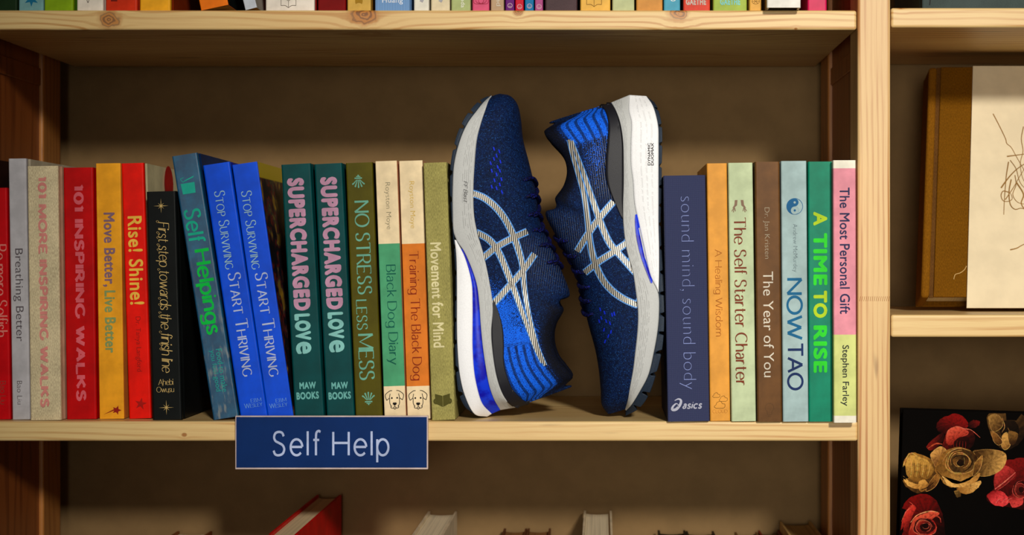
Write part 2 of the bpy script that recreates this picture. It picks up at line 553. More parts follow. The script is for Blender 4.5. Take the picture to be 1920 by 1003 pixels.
pine = dict(light=(228, 198, 138), dark=(186, 132, 70))
post_m = wood('pine_post', 2, light=(218, 182, 126), dark=(168, 104, 50), freq=200, seed=3.1, dist=0.35)
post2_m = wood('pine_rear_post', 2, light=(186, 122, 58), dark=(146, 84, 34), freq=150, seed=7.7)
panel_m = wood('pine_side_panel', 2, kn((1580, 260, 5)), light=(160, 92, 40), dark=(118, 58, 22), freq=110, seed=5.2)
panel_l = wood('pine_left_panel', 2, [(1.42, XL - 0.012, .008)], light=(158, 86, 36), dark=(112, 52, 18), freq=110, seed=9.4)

def shelf(x0, x1, ztop, th, knots, seed, freq=300.0, dist=1.0):
    m = wood('pine_shelf', 0, knots, seed=seed, freq=freq, dist=dist, **pine)
    return box('shelf', x0, x1, 0.0, YB, ztop - th, ztop, m, bookcase, 0.0022)

shelf(XL + .003, XR - .0006, TOP_Z, ST, kn((205, 37, 17), (682, 27, 22), (972, 21, 9), (1272, 26, 15), (1492, 54, 3)), 1.3, 190)
shelf(XL + .003, XR + .0004, SHELF_Z, ST, kn((345, 815, 4)), 4.6, 210, 0.7)
shelf(XL + .003, XR - .0006, LOW_Z, ST, [], 8.2)
shelf(XR2 + .0008, XR2 + .82, CAM_Z - (14.5 - VY) * CAM_D / FPX, ST, kn((1690, 12, 6)), 6.1, 180, 0.6)
RS_Z = CAM_Z - (590 - VY) * CAM_D / FPX
shelf(XR2 + .0008, XR2 + .82, RS_Z, 42 * CAM_D / FPX, [], 2.4, 130, 0.5)
RL_Z = 0.865
shelf(XR2 + .0008, XR2 + .82, RL_Z, ST, [], 7.4)

def side_frame(x0, x1, pm, joint=False):
    fr = bpy.data.objects.new('side_frame', None); C.objects.link(fr); fr.parent = bookcase
    xm = (x0 + x1) / 2
    box('post', x0, x1, -0.002, 0.046, 0.0, 2.05, post_m, fr, 0.0025)
    box('post', x0, x1, 0.205, 0.262, 0.0, 2.05, post2_m, fr, 0.0025)
    box('panel', xm - .0105, xm + .0105, 0.046, 0.205, 0.05, 2.0, pm, fr)
    for z in (TOP_Z - ST - .030, SHELF_Z - ST - .030 - .33, 0.06):
        box('rail', xm - .0122, xm + .0122, 0.046, 0.205, z, z + .018, pm, fr, 0.001)
    if joint:                                    # saw-tooth finger joint in the middle post
        fl = Flat(); z0 = W(0, 560).z
        for i in range(15):
            u = -0.0132 + 0.0264 * i / 14
            fl.stroke([(xm + u, z0 - .0022), (xm + u + .0009, z0 + .0022)], lambda d, t: 0.00035)
        vs = [(a, -0.00208 - c * 4e-6, b) for a, b, c in fl.v]
        mesh('finger_joint', vs, fl.f, paint((150, 92, 48), 0.6), fr)
    return fr
side_frame(XL - (XR2 - XR), XL, panel_l)
side_frame(XR, XR2, panel_m, True)
side_frame(XR2 + .8208, XR2 + .8208 + (XR2 - XR), panel_m)

# ------------------------------------------------------------------ emblems (px units, y up)
def star(fl, n, R, r, rot=90, x=0, y=0):
    fl.poly([(x + (R if i % 2 == 0 else r) * math.cos(math.radians(rot + 180 * i / n)), y + (R if i % 2 == 0 else r) * math.sin(math.radians(rot + 180 * i / n))) for i in range(2 * n)])
def cw(w): return lambda d, t: w
def emb(spec='', w=1.2):
    fl = Flat()
    if spec: fl.spec(spec, cw(w))
    return fl
def burst():
    fl = Flat()
    star(fl, 8, 8, 1.6); star(fl, 4, 14, 1.0)
    return fl
def dog():
    return emb('c -15,2 -17,12 -9,19 -4,20;c 15,2 17,12 9,19 4,20;c -15,2 -10,6 -8,14;c 15,2 10,6 8,14;c -9,6 -9,-4 -6,-10;c 9,6 9,-4 6,-10;'
               'o -5,6,1.7 5,6,1.7;p -4,-5 -3,-2.5 3,-2.5 4,-5 0,-9;c -7,-8 -7,-12 -3,-13 0,-10 3,-13 7,-12 7,-8;c -2,-13 0,-15 2,-13', 1.25)
def open_book(w=1.0):
    return emb('d 0,6 0,-6;c 0,6 -6,9 -14,8;c 0,6 6,9 14,8;d -14,8 -14,-3;d 14,8 14,-3;c -14,-3 -6,-3 0,-7;c 14,-3 6,-3 0,-7', w)
def smiley():
    return emb('a 0,0,4.2,4.2,0,360;a 0,0,2.3,2.3,200,340;o -1.5,1.2,.5 1.5,1.2,.5', .7)
def shell(up=1):
    fl = Flat()
    for i in range(5):
        a = math.radians(90 + (i - 2) * 27)
        p = (13 * math.cos(a), 15 * math.sin(a) - 4)
        fl.stroke([(p[0] * .28, -3), (p[0] * .75, p[1] * .55), p], lambda d, t: 1.2 + 1.7 * t)
        fl.disc(p[0], p[1], 1.5)
    fl.stroke([(-7, -6), (7, -6)], cw(2.4)); fl.stroke([(-4, -9), (4, -9)], cw(1.6)); fl.disc(0, -11, 1.4)
    fl.v = [(a, b * up, c) for a, b, c in fl.v]
    return fl

ROM = dict(thick=8.5, thin=2.6, serif=5.5)
# ------------------------------------------------------------------ books on the middle shelf, left run
b = spine_book((-45, 296), (-29.5, 296), -38, -22.5, 788, paint((40, 30, 24), .5), 'tall dark book half hidden behind the shorter red book at the left end', right_m=paint((46, 24, 20), .6, amt=.3))
b = spine_book((-22, 353), (13.5, 353), -15, 21, 787, paint((204, 4, 16), .45, spec=.12), 'short bright red book cut off at the left end of the middle shelf')
b.put('title', lettering('Be more Selfish', gap=13, **ROM), 2, 545, 174, 25, paint((226, 130, 120), .5))
b.put('author_name', lettering('Bao Liu', 6, 5, gap=14), 6, 736, 44, 11, paint((150, 60, 50), .5))

b = spine_book((15.5, 298), (51, 298), 23, 55.5, 787, paint((190, 188, 194), .45), 'pale grey book titled Breathing Better', side_m=paint((205, 195, 172), .5))
b.put('title', inter('Breathing Better', -.004), 34.5, 553, 174, 19, paint((92, 84, 90), .5))
b.put('author_name', inter('Bao Liu', -.012), 37, 736, 44, 9.5, paint((96, 88, 92), .5))

b = spine_book((51, 312), (109, 312), 57, 115.5, 788.5, paint((222, 202, 164), .7, tex='linen'), 'thick cream book titled 101 MORE INSPIRING WALKS', right_m=paint((216, 170, 140), .6))
b.put('title', lettering('101 MORE INSPIRING WALKS', 17, 14, 7, 26, 34), 81.5, 547, 433, 17.5, paint((222, 140, 132), .6))

b = spine_book((118.5, 315), (176, 315), 125, 181, 786.5, paint((192, 4, 8), .45, spec=.12), 'thick dark red book titled 101 INSPIRING WALKS')
b.put('title', lettering('101 INSPIRING WALKS', 17, 14, 7, 26, 34), 150, 549, 406, 19, paint((222, 96, 108), .5))

b = spine_book((179.5, 307), (225.5, 307), 186.5, 234, 786, paint((244, 166, 36), .4), 'yellow book titled Move Better, Live Better', side_m=paint((222, 140, 60), .5), hard=False)
b.put('title', inter('Move Better,', .028), 204, 468, 139, 24, paint((136, 104, 120), .5))
b.put('title', inter('Live Better', .028), 207, 603, 117, 21, paint((138, 156, 96), .5))
e = emb('p -16,-8 6,0 8,4'); star(e, 5, 9, 4, 70, 9, 0)
b.put('emblem', e, 210, 769, None, None, paint((150, 30, 22), .5), False)

b = spine_book((227.5, 307), (269, 307), 242, 285, 785.5, paint((236, 20, 4), .45, spec=.12), 'orange red book titled Rise! Shine! with cream covers', right_m=paint((226, 214, 170), .4))
b.put('title', inter('Rise! Shine!', .02), 255, 488, 166, 27, paint((246, 190, 74), .5))
b.put('author_name', inter('Dr. Tanya Langford', -.006), 259, 645, 103, 12, paint((150, 24, 18), .5))
e = Flat(); star(e, 5, 12, 4.6, 78)
b.put('emblem', e, 264, 757, None, None, paint((168, 22, 16), .5), False)
# the round printed mark on that book's cover
fl = Flat(); fl.disc(0, 0, .017)
mesh('cover_mark', [(.0224, .085 + a, .222 + c_) for a, c_, _ in fl.v], [tuple(f) for f in fl.f], paint((190, 20, 26), .5), b.root)

gold = paint((206, 176, 112), .45, 0.2)
b = spine_book((274.5, 360), (330.5, 360), 286.5, 341, 788, paint((17, 20, 20), .38), 'short black book with gold script title First step towards the finish line')
b.put('emblem', burst(), 302, 386, None, None, gold, False)
b.put('title', lettering('First step towards the finish line', 5, 2, 0, 9, 26, shear=.18, swash=True), 308, 556, 286, 27, gold)
b.put('author_name', lettering('Ahebi', 5, 2, 2, 8, swash=True), 311, 717, 28, 13, gold, False)
b.put('author_name', lettering('Owusu', 5, 2, 2, 8, swash=True), 310, 731, 33, 12, gold, False)
b.put('emblem', burst(), 312, 764, None, None, gold, False)

def teal_mat():
    t = NT('worn_teal_cloth'); v = t.obj(); z = t.sep(v)[2]
    n = t.noise(v, 55.0, 5.0, 0.65)
    col = t.mix(t.sm(n, .3, .8), lin((4, 58, 92)), lin((14, 92, 128)))
    mp = t.node('ShaderNodeMapping'); t.l.new(v, mp.inputs[0]); mp.inputs['Scale'].default_value = (260, 60, 60)
    n2 = t.noise(mp.outputs[0], 1.0, 4.0)
    low = t.M('SUBTRACT', 1.0, t.sm(z, .03, .17))
    col = t.mix(t.M('MULTIPLY', t.sm(n2, .52, .7), t.M('ADD', t.M('MULTIPLY', low, .45), .02)), col, lin((150, 150, 140)))
    return t.fin(col, .45)
b = spine_book((322, 294), (372, 294), 400, 448.5, 788, teal_mat(), 'leaning teal blue book titled Self Helpings', side_m=paint((6, 46, 96), .4))
e = emb('p -13,7 -12,-13 12,-13 13,7;p -10,9 12,16 14,19 -4,13;c -8,9 -12,16 -6,18', 1)
b.put('emblem', e, 353, 350, None, None, paint((30, 170, 150), .5), False)
b.put('title', lettering('Self', 10, 6, 6, 16), 365, 423, 64, 33, paint((20, 170, 140), .5))
b.put('title', lettering('Helpings', 11, 7, 6, 17), 386, 547, 162, 37, paint((0, 186, 66), .5))
b.put('subtitle', inter('Food to make', -.01), 416, 694, 81, 11, paint((24, 166, 152), .5))
b.put('subtitle', inter('you feel good', -.01), 403, 695, 78, 12, paint((24, 166, 152), .5))

blue = paint((0, 74, 216), .4, spec=.15)
for i, dx in enumerate((0, 1)):
    if i == 0:
        b = spine_book((380, 311), (433, 311), 451.5, 503, 788, blue, 'leaning blue book titled STOP SURVIVING START THRIVING, touching the teal book', side_m=paint((8, 32, 150), .35))
        c1, c2, c3 = (422, 431), (453, 608), 475
    else:
        b = spine_book((435, 310), (486.5, 310), 503.5, 549, 788, blue, 'leaning blue book titled STOP SURVIVING START THRIVING, beside the green SUPERCHARGED books', side_m=paint((8, 32, 150), .35), right_m=comic_mat(), hard=False)
        c1, c2, c3 = (472, 431), (503, 608), 522
    b.put('title', lettering('Stop Surviving', 7, 2.4, 4.5, 13, smallcaps=True), *c1, 148, 20, paint((150, 190, 206), .45))
    b.put('title', lettering('Start Thriving', 8, 2.4, 5, 13, smallcaps=True), *c2, 196, 24, paint((176, 188, 220), .45))
    b.put('author_name', lettering('E.B.M', 6, 2.5, 4, 12), c3 + 5, 750, 20, 7, paint((110, 160, 220), .45), False)
    b.put('author_name', lettering('Wesley', 6, 2.5, 4, 11, smallcaps=True), c3, 759, 34, 9, paint((110, 160, 220), .45), False)

green = paint((0, 66, 68), .45)
for i in range(2):
    if i == 0:
        b = spine_book((527, 309.5), (585, 309.5), 553, 607, 787, green, 'dark green book titled SUPERCHARGED LOVE, touching the blue books')
        c1, c2, c3 = (560.5, 458), (568.5, 626), 577
    else:
        b = spine_book((589, 308.5), (643.5, 308.5), 613, 664.5, 787, green, 'dark green book titled SUPERCHARGED LOVE, touching the olive book')
        c1, c2, c3 = (622, 456), (630.5, 623), 637
    b.put('title', inter('SUPERCHARGED', .07), *c1, 249, 32, paint((188, 140, 168), .5))
    b.put('title', inter('LOV', .07), c2[0] - .7, c2[1] - 13, 50, 30, paint((128, 190, 186), .5))
    b.put('title', inter('e', .03), c2[0] + 1, c2[1] + 26, 23, 29, paint((128, 190, 186), .5))
    b.put('publisher_mark', inter('MAW', .045), c3, 722.5, 31, 13, paint((104, 172, 168), .5), False)
    b.put('publisher_mark', inter('BOOKS', .045), c3, 741.5, 42, 14, paint((104, 172, 168), .5), False)

tl = paint((104, 168, 146), .5)
b = spine_book((648, 306.5), (698, 306.5), 667, 719, 787, paint((80, 74, 8), .55), 'olive green book titled NO STRESS LESS MESS', side_m=paint((14, 12, 12), .4))
b.put('emblem', shell(-1), 672, 340, None, None, tl, False)
b.put('title', lettering('NO STRESS', 9, 2.6, 5.5, 15), 681, 464, 176, 28, tl)
b.put('title', lettering('LESS', 8, 2.6, 5.5, 14), 678.5, 590, 57, 20, tl)
b.put('title', lettering('MESS', 9, 2.6, 5.5, 12), 687, 669, 87, 29, tl)
b.put('emblem', shell(1), 691, 747, None, None, tl, False)

cream = paint((236, 214, 174), .55); ink = paint((24, 20, 18), .6)
gm = paint((74, 156, 112), .55); om = paint((214, 118, 36), .55)
b = spine_book((703.5, 303), (744.5, 303), 721, 762, 787, cream, 'cream and green book titled Black Dog Diary', hard=False, bands=[(725, cream), (458, gm), (0, cream)], side_m=paint((226, 160, 120), .6))
b.put('author_name', inter('Royston Moye', -.012), 727, 386, 88, 12, paint((142, 134, 108), .6))
b.put('title', lettering('Black Dog Diary', 6.5, 2.6, 4.5, 15), 733.5, 590, 188, 23, paint((14, 92, 76), .6))
b.put('emblem', dog(), 740, 752, None, None, ink, False)
b = spine_book((748, 302.5), (793.5, 302.5), 764, 808, 786.5, cream, 'cream and orange book titled Training The Black Dog', hard=False, bands=[(725, cream), (458, om), (0, cream)], side_m=paint((226, 160, 120), .6))
b.put('author_name', inter('Royston Moye', -.012), 772, 384, 88, 12, paint((212, 176, 70), .6))
b.put('title', lettering('Training The Black Dog', 6.5, 2.6, 4.5, 15), 777, 592, 242, 23, paint((136, 40, 14), .6))
b.put('emblem', dog(), 784, 752, None, None, ink, False)

b = spine_book((793.5, 306), (839, 306), 809.5, 853.5, 788.5, paint((160, 152, 88), .75, tex='linen'), 'sage khaki book titled Movement for Mind, touching the sole of a shoe', hard=True)
b.put('title', inter('Movement for Mind', .022), 820, 553, 197, 21, paint((218, 208, 160), .6))
e = emb('p 0,10 -14,14 -14,-4 0,-11;p 0.6,10 14,14 14,-4 0.6,-11;a -12,0,4,4,0,360;a 12,0,4,4,0,360', 3)
b.put('emblem', e, 830, 752, None, None, paint((76, 72, 26), .6), False)

# ------------------------------------------------------------------ right run
navy = paint((50, 56, 92), .55, tex='weave'); lil = paint((136, 150, 208), .5)
b = spine_book((1244, 330), (1324, 330), 1252, 1330.5, 791, navy, 'wide dark navy woven book titled sound mind, sound body')
b.put('title', inter('sound mind, sound body', -.03), 1287, 549, 361, 31, lil)
fl = lettering('asics', 12, 10, 0, 22, shear=.3)
gl = paint((176, 178, 196), .5)
b.put('publisher_mark', fl, 1298, 760, 37, 13, gl, False)
e = Flat(); e.stroke(catmull([(-5, 8), (2, 11), (7, 8), (5, 0), (-2, -8), (-9, -9), (-9, -4), (-3, 2), (1, 1), (1, -4)], 6), lambda d, t: 1.0 + 4.2 * max(0, math.sin(math.pi * min(1, t * 1.15))))
b.put('emblem', e, 1270, 759, None, None, gl, False)

b = spine_book((1325, 307), (1363.5, 307), 1331.5, 1370, 790, paint((226, 156, 62), .45), 'orange book titled A Healing Wisdom')
b.put('title', lettering('A Healing Wisdom', 5, 3, 3.5, 15), 1346, 549, 163, 17, paint((168, 96, 24), .5))
CL = 'c -6,-4 -9,-1 -6,2 -4,6 2,8 5,4 9,3 9,-2 6,-4;d -6,-4 6,-4'
e = Flat(); e.spec(CL, cw(.8), -6, 15, sc=.75); e.spec(CL, cw(.8), 7, 8, sc=.85); e.spec(CL, cw(.9), 0, -4, sc=1.1)
b.put('emblem', e, 1349, 757, None, None, paint((122, 84, 20), .5), False)
b.put('publisher_mark', lettering('CLOUD', 4, 2.5, 3, 14), 1350, 771, 28, 6.5, paint((168, 104, 28), .5), False)

b = spine_book((1365, 306), (1412, 306), 1371.5, 1418, 790.5, paint((190, 204, 164), .5), 'pale green book titled The Self Starter Charter')
e = Flat()
for s_ in (-1, 1):
    e.poly([(s_ * 3, 13), (s_ * 8, 13), (s_ * 9, 4), (s_ * 13, -2), (s_ * 9, -1), (s_ * 4, 3)])
    for q in ((14, -8), (11, -10), (7, -8)):
        e.stroke([(s_ * 9, 0), (s_ * q[0], q[1])], cw(1.5))
b.put('emblem', e, 1386, 388, None, None, paint((136, 108, 88), .5), False)
b.put('title', lettering('The Self Starter Charter', 8.5, 2.8, 5, 14), 1389.5, 565, 314, 24, paint((122, 52, 26), .5))

b = spine_book((1415, 304), (1463, 304), 1420, 1467, 791, paint((96, 62, 28), .38, .08, amt=.16), 'bronze brown book titled The Year of You')
sil = paint((214, 206, 190), .45)
b.put('author_name', inter('Dr. Jan Kristen', -.016), 1437, 437, 96, 12, paint((178, 164, 140), .5))
b.put('title', inter('The Year of You', -.004), 1441, 608, 198, 19, sil)
b.put('emblem', emb('a 0,3,8,8,-55,235;d -4.6,-3.5 -4,-10;d 4.6,-3.5 4,-10;d -4,-10 4,-10;d -3,-13 3,-13', .9), 1443, 767, None, None, paint((92, 62, 32), .5), False)

b = spine_book((1464, 302.5), (1513.5, 302.5), 1468, 1516, 791, paint((160, 184, 186), .5), 'pale blue grey book titled NOW TAO')
e = Flat(); pts = [(15 * math.cos(a), 15 * math.sin(a)) for a in [math.radians(90 + 180 * i / 18) for i in range(19)]]
pts += [(7.5 * math.cos(a), -7.5 + 7.5 * math.sin(a)) for a in [math.radians(-90 + 180 * i / 12) for i in range(1, 13)]]
pts += [(-7.5 * math.cos(a), 7.5 + 7.5 * math.sin(a)) for a in [math.radians(-90 + 180 * i / 12) for i in range(1, 12)]]
e.spec('a 0,0,15,15,0,360', cw(1))
inn_ = e
db = paint((14, 94, 146), .5); pb = paint((160, 184, 186), .5)
# teardrop: left half with the lower lobe kept and the upper lobe cut out, each filled as its own simple polygon
left = [(15 * math.cos(a), 15 * math.sin(a)) for a in [math.radians(90 + 180 * i / 24) for i in range(25)]]
low_ = [(7.5 * math.cos(a), -7.5 + 7.5 * math.sin(a)) for a in [math.radians(-90 + 180 * i / 14) for i in range(15)]]
up_ = [(-7.5 * math.cos(a), 7.5 - 7.5 * math.sin(a)) for a in [math.radians(-90 + 180 * i / 14) for i in range(15)]]
e.poly(left + low_)
b.put('emblem', e, 1490, 387, None, None, db, False)
e = Flat(); e.disc(0, 7.5, 7.3) ; b.put('emblem', e, 1490, 387, None, None, db, False, lift=.00034)
e = Flat(); e.disc(0, 7.5, 2.2); b.put('emblem', e, 1490, 387, None, None, pb, False, lift=.00042)
e = Flat(); e.disc(0, -7.5, 7.3); b.put('emblem', e, 1490, 387, None, None, pb, False, lift=.00034)
e = Flat(); e.disc(0, -7.5, 2.2); b.put('emblem', e, 1490, 387, None, None, db, False, lift=.00042)
b.put('author_name', inter('Andrew McMurdey', -.016), 1490, 465, 90, 10.5, paint((92, 108, 116), .5))
b.put('title', lettering('NOW', 9, 8, 0, 13), 1490, 579, 116, 31, paint((14, 96, 140), .5))
b.put('title', lettering('TAO', 9, 8, 0, 10), 1491, 688, 88, 31, paint((18, 42, 92), .5))

b = spine_book((1515, 303.5), (1560, 303.5), 1516.5, 1562.5, 791, paint((6, 128, 98), .4), 'emerald green book titled A TIME TO RISE')
yl, gn = paint((176, 206, 30), .5), paint((44, 208, 44), .5)
for tx, y0, y1, m in (('A', 397, 423, yl), ('TIME', 437, 535, gn), ('TO', 545, 596, yl), ('RISE', 610, 699, gn)):
    b.put('title', inter(tx, .045), 1538, (y0 + y1) / 2, y1 - y0, 26, m)

wt, pk, yg = paint((238, 232, 216), .5), paint((226, 144, 160), .5), paint((206, 212, 132), .5)
b = spine_book((1562, 301), (1605.5, 301), 1563.5, 1606.5, 793, wt, 'pink and lime book titled The Most Personal Gift, touching the post', bands=[(780, wt), (628, yg), (316, pk), (0, wt)])
nv = paint((40, 42, 84), .5)
b.put('title', inter('The Most Personal Gift', .012), 1584, 470, 237, 19, nv)
b.put('author_name', inter('Stephen Farley', .008), 1584, 704, 114, 16, paint((34, 40, 40), .5))

# ------------------------------------------------------------------ books on the upper shelf (only their feet show)
def top_book(x0, x1, col, label, tilt=0.0, yf=.006, h=.21, d=.15, tex=None, rough=.45, hard=True, side=None, right=None, paper=(226, 210, 178)):
    k = (CAM_D + yf) / FPX
    m = col if not isinstance(col, tuple) else paint(col, rough, tex=tex)
    ang = -math.radians(tilt)
    root = make_book((x0 - VX) * k, TOP_Z, yf, (x1 - x0) * k - .0003, h, d, ang, m, hard=hard, side_m=side, right_m=right, paper=paper)
    tag(root, label, 'book', 'books on the upper shelf')
    return Spine(root, ((x0 - VX) * k, yf, TOP_Z), ang, yf)

top_book(-40, 33, (24, 46, 22), 'dark green book at the left end of the upper shelf')
b = top_book(35, 82, (120, 168, 172), 'pale teal book with a blue star mark on the upper shelf')
e = Flat(); star(e, 6, 14, 6, 90); b.put('emblem', e, 59, -1, None, None, paint((20, 110, 150), .5), False)
top_book(83, 138, (132, 168, 20), 'lime green book on the upper shelf, next to the white book', side=paint((70, 120, 20), .5), hard=True)
b = top_book(144, 194, (236, 226, 212), 'slim white book on the upper shelf, just left of a red book')
b.put('emblem', emb('d -4,6 0,-5;d 4,6 0,-5', 1), 165, 1, None, None, paint((90, 80, 76), .5), False)
b = top_book(198, 258, (206, 54, 28), 'red book with a small dark mark on the upper shelf above the big knot', rough=.25)
b.put('emblem', emb('p -6,-4 6,-4 6,6 -6,6', 1), 214, -1, None, None, paint((110, 24, 14), .5), False)
top_book(262, 320, (240, 170, 34), 'orange yellow book on the upper shelf with a brick red cover', right=paint((150, 52, 16), .4))
top_book(377, 430, (236, 118, 16), 'bright orange book leaning on the upper shelf', tilt=12, side=paint((14, 22, 22), .5), h=.11, paper=(196, 150, 80), yf=.004, hard=False)
top_book(460, 483, (196, 202, 214), 'thin pale blue book leaning on the upper shelf', tilt=14, side=paint((176, 172, 160), .5), h=.11, paper=(196, 150, 80), yf=.002, hard=False)
b = top_book(498, 590, (232, 222, 210), 'wide white book with an open book emblem on the upper shelf', side=paint((170, 24, 22), .5))
b.put('emblem', open_book(1.0), 541, 8, None, None, paint((120, 110, 100), .5), False)
top_book(596, 649, (122, 8, 8), 'dark red book on the upper shelf, between white and gold ones', rough=.6)
b = top_book(651, 696, (212, 170, 80), 'mustard yellow book with a small bear mark on the upper shelf', side=paint((150, 104, 30), .5))
b.put('emblem', emb('p -7,8 -7,-2 -6,-6 -2,-4 2,-4 6,-6 7,-2 7,8;', 1), 673, 2, None, None, paint((164, 122, 24), .5), False)
b = top_book(703, 769, (112, 152, 202), 'ribbed light blue book lettered Huang on the upper shelf', tex='rib')
b.put('author_name', inter('Huang', .02), 736, 2, 39, 14, paint((206, 216, 232), .5), False)
for x0, x1, c, l in ((776, 805, (230, 226, 212), 'white'), (808, 844, (226, 210, 176), 'cream')):
    b = top_book(x0, x1, c, l + ' book with a grey stroke mark on the upper shelf')
    b.put('emblem', emb('c 4,14 1,4 -2,-2', 6.5), (x0 + x1) / 2 + 1, 2, None, None, paint((168, 166, 172), .5), False)
b = top_book(846, 883, (170, 182, 122), 'sage green book with white sideways letters on the upper shelf', side=paint((190, 190, 140), .5))
b.put('title', inter('Agenda', .02), 867, -4, 38, 10, paint((226, 228, 206), .5))
b = top_book(885.5, 918, (214, 84, 122), 'pink book with a lotus outline on the upper shelf')
b.put('emblem', emb('c 0,-4 -5,2 0,12;c 0,-4 5,2 0,12;c 0,-4 -9,0 -9,8;c 0,-4 9,0 9,8;c 0,-4 -12,-3 -14,4;c 0,-4 12,-3 14,4', .8), 902, 4, None, None, paint((150, 20, 50), .5), False)
b = top_book(920, 945.5, (184, 154, 122), 'taupe book with pale sideways letters on the upper shelf')
b.put('title', inter('mind', 0), 935, -4, 32, 8, paint((214, 204, 188), .5))
for x0, x1, c, l, ey in ((947.5, 965, (96, 14, 110), 'purple', 11), (966, 982.5, (196, 10, 44), 'crimson', 13), (984, 1001.5, (0, 110, 166), 'blue', 12), (1003, 1018.5, (170, 72, 130), 'mauve', 13)):
    b = top_book(x0, x1, c, 'thin ' + l + ' book with a smiley mark on the upper shelf', hard=False)
    b.put('emblem', smiley(), (x0 + x1) / 2, ey, None, None, paint((226, 190, 200), .5), False)
top_book(1022, 1083, (72, 52, 56), 'dark brown cloth book on the upper shelf', tex='cloth')
b = top_book(1088, 1145, (228, 176, 78), 'golden yellow book with an open book emblem on the upper shelf')
b.put('emblem', open_book(.9), 1114, 6, None, None, paint((120, 84, 24), .5), False)
top_book(1148, 1190, (188, 194, 146), 'pale sage book on the upper shelf, between gold and tan ones')
top_book(1193, 1243, (206, 142, 66), 'tan orange book on the upper shelf, next to a sage one')
b = top_book(1244.5, 1276, (76, 160, 188), 'sky blue book with white lettering end on the upper shelf')
b.put('title', inter('Vol.10', .02), 1262, -9, 24, 9, paint((230, 236, 236), .5))
for x0, x1, c, lc, l, cx in ((1281, 1332, (208, 64, 46), (196, 180, 170), 'red', 1305), (1337, 1401, (156, 178, 72), (130, 200, 196), 'green', 1369)):
    b = top_book(x0, x1, c, l + ' book lettered in capitals on the upper shelf', side=paint((110, 30, 20), .5) if l == 'red' else None)
    b.put('author_name', inter('GAETHE', .05), cx, 4, 38, 12, paint(lc, .5), False)
b = top_book(1405, 1428.5, (226, 170, 80), 'narrow golden book with a round emblem on the upper shelf')
b.put('emblem', emb('a 0,0,7,5,0,360;d -7,0 7,0;d -4,4 4,-4;d 4,4 -4,-4', .8), 1417, 3, None, None, paint((140, 100, 30), .5), False)
top_book(1438, 1502, (232, 228, 220), 'white hardback jutting over the edge of the upper shelf', yf=-.014, side=paint((150, 120, 80), .5))
top_book(1514, 1551, (206, 26, 84), 'magenta book at the right end of the upper shelf', rough=.3)

# ------------------------------------------------------------------ books on the lower shelf (only their heads show)
def low_book(x0, x1, py, col, label, paper=(250, 232, 196), yb=.283, yf=.075, hard=True, rough=.45, side=None):
    k = (CAM_D + yb) / FPX
    z = CAM_Z - (py - VY) * k
    root = make_book((x0 - VX) * k, LOW_Z, yf, (x1 - x0) * k, z - LOW_Z, yb - yf, 0, paint(col, rough), paper=paper, hard=hard, side_m=side)
    tag(root, label, 'book', 'books on the lower shelf')
low_book(333, 398, 996, (124, 64, 26), 'brown book just peeping up at the bottom, left of the red one')
low_book(594, 640, 928, (210, 10, 12), 'bright red hardback on the lower shelf under the sign', paper=(240, 214, 170), yf=.004)
low_book(803, 857, 959, (226, 206, 172), 'cream hardback on the lower shelf, nearest to the red one')
low_book(945, 988.5, 991, (96, 52, 28), 'dark brown book on the lower shelf, left of a matching pair', paper=(150, 104, 60))
low_book(989.5, 1033, 991, (100, 54, 30), 'dark brown book on the lower shelf, right of a matching pair', paper=(150, 104, 60))
low_book(1095, 1147, 957.5, (232, 212, 176), 'cream hardback on the lower shelf, straight under the right shoe')
low_book(1233, 1284.5, 994.5, (16, 15, 15), 'black book on the lower shelf, left of two touching ones', paper=(60, 46, 30))
low_book(1285.5, 1338, 996, (16, 15, 15), 'black book on the lower shelf, right of two touching ones', paper=(60, 46, 30))
low_book(1377, 1419.5, 998, (112, 72, 34), 'tan brown book on the lower shelf, left of the dark red one', paper=(110, 80, 40))
low_book(1421, 1461, 995, (122, 26, 12), 'dark red book on the lower shelf, between brown and pale ones', paper=(110, 80, 40))
low_book(1462, 1520, 978, (214, 172, 104), 'pale tan hardback at the right end of the lower shelf', paper=(206, 164, 100))

# ------------------------------------------------------------------ sign
YS = -0.006
p0, p1 = W(441, 779.5, YS), W(802.5, 880, YS)
sg = tag(empty('shelf_sign', (p0.x, YS, p1.z)), 'blue Self Help sign clipped to the front of the middle shelf', 'sign')
ang_s = 0.0
w_, h_ = p1.x - p0.x, p0.z - p1.z
box('holder', 0, w_, 0, .0045, 0, h_, paint((206, 186, 182), .3), sg, .0005)
box('face_panel', .0011, w_ - .0011, -.0005, .0002, .0017, h_ - .0011, paint((4, 42, 100), .6, amt=.06, spec=.1), sg)
box('clip', w_ * .3, w_ * .7, .0041, .0059, .026, h_ - .004, paint((206, 186, 182), .3), sg)
sp = Spine(sg, (p0.x, YS, p1.z), 0, YS, y_local=-.0005)
sp.put('lettering', lettering('Self Help', 6.2, 5.4, 0, 21, 30), 621, 836, 219, 61, paint((178, 192, 230), .5), False)

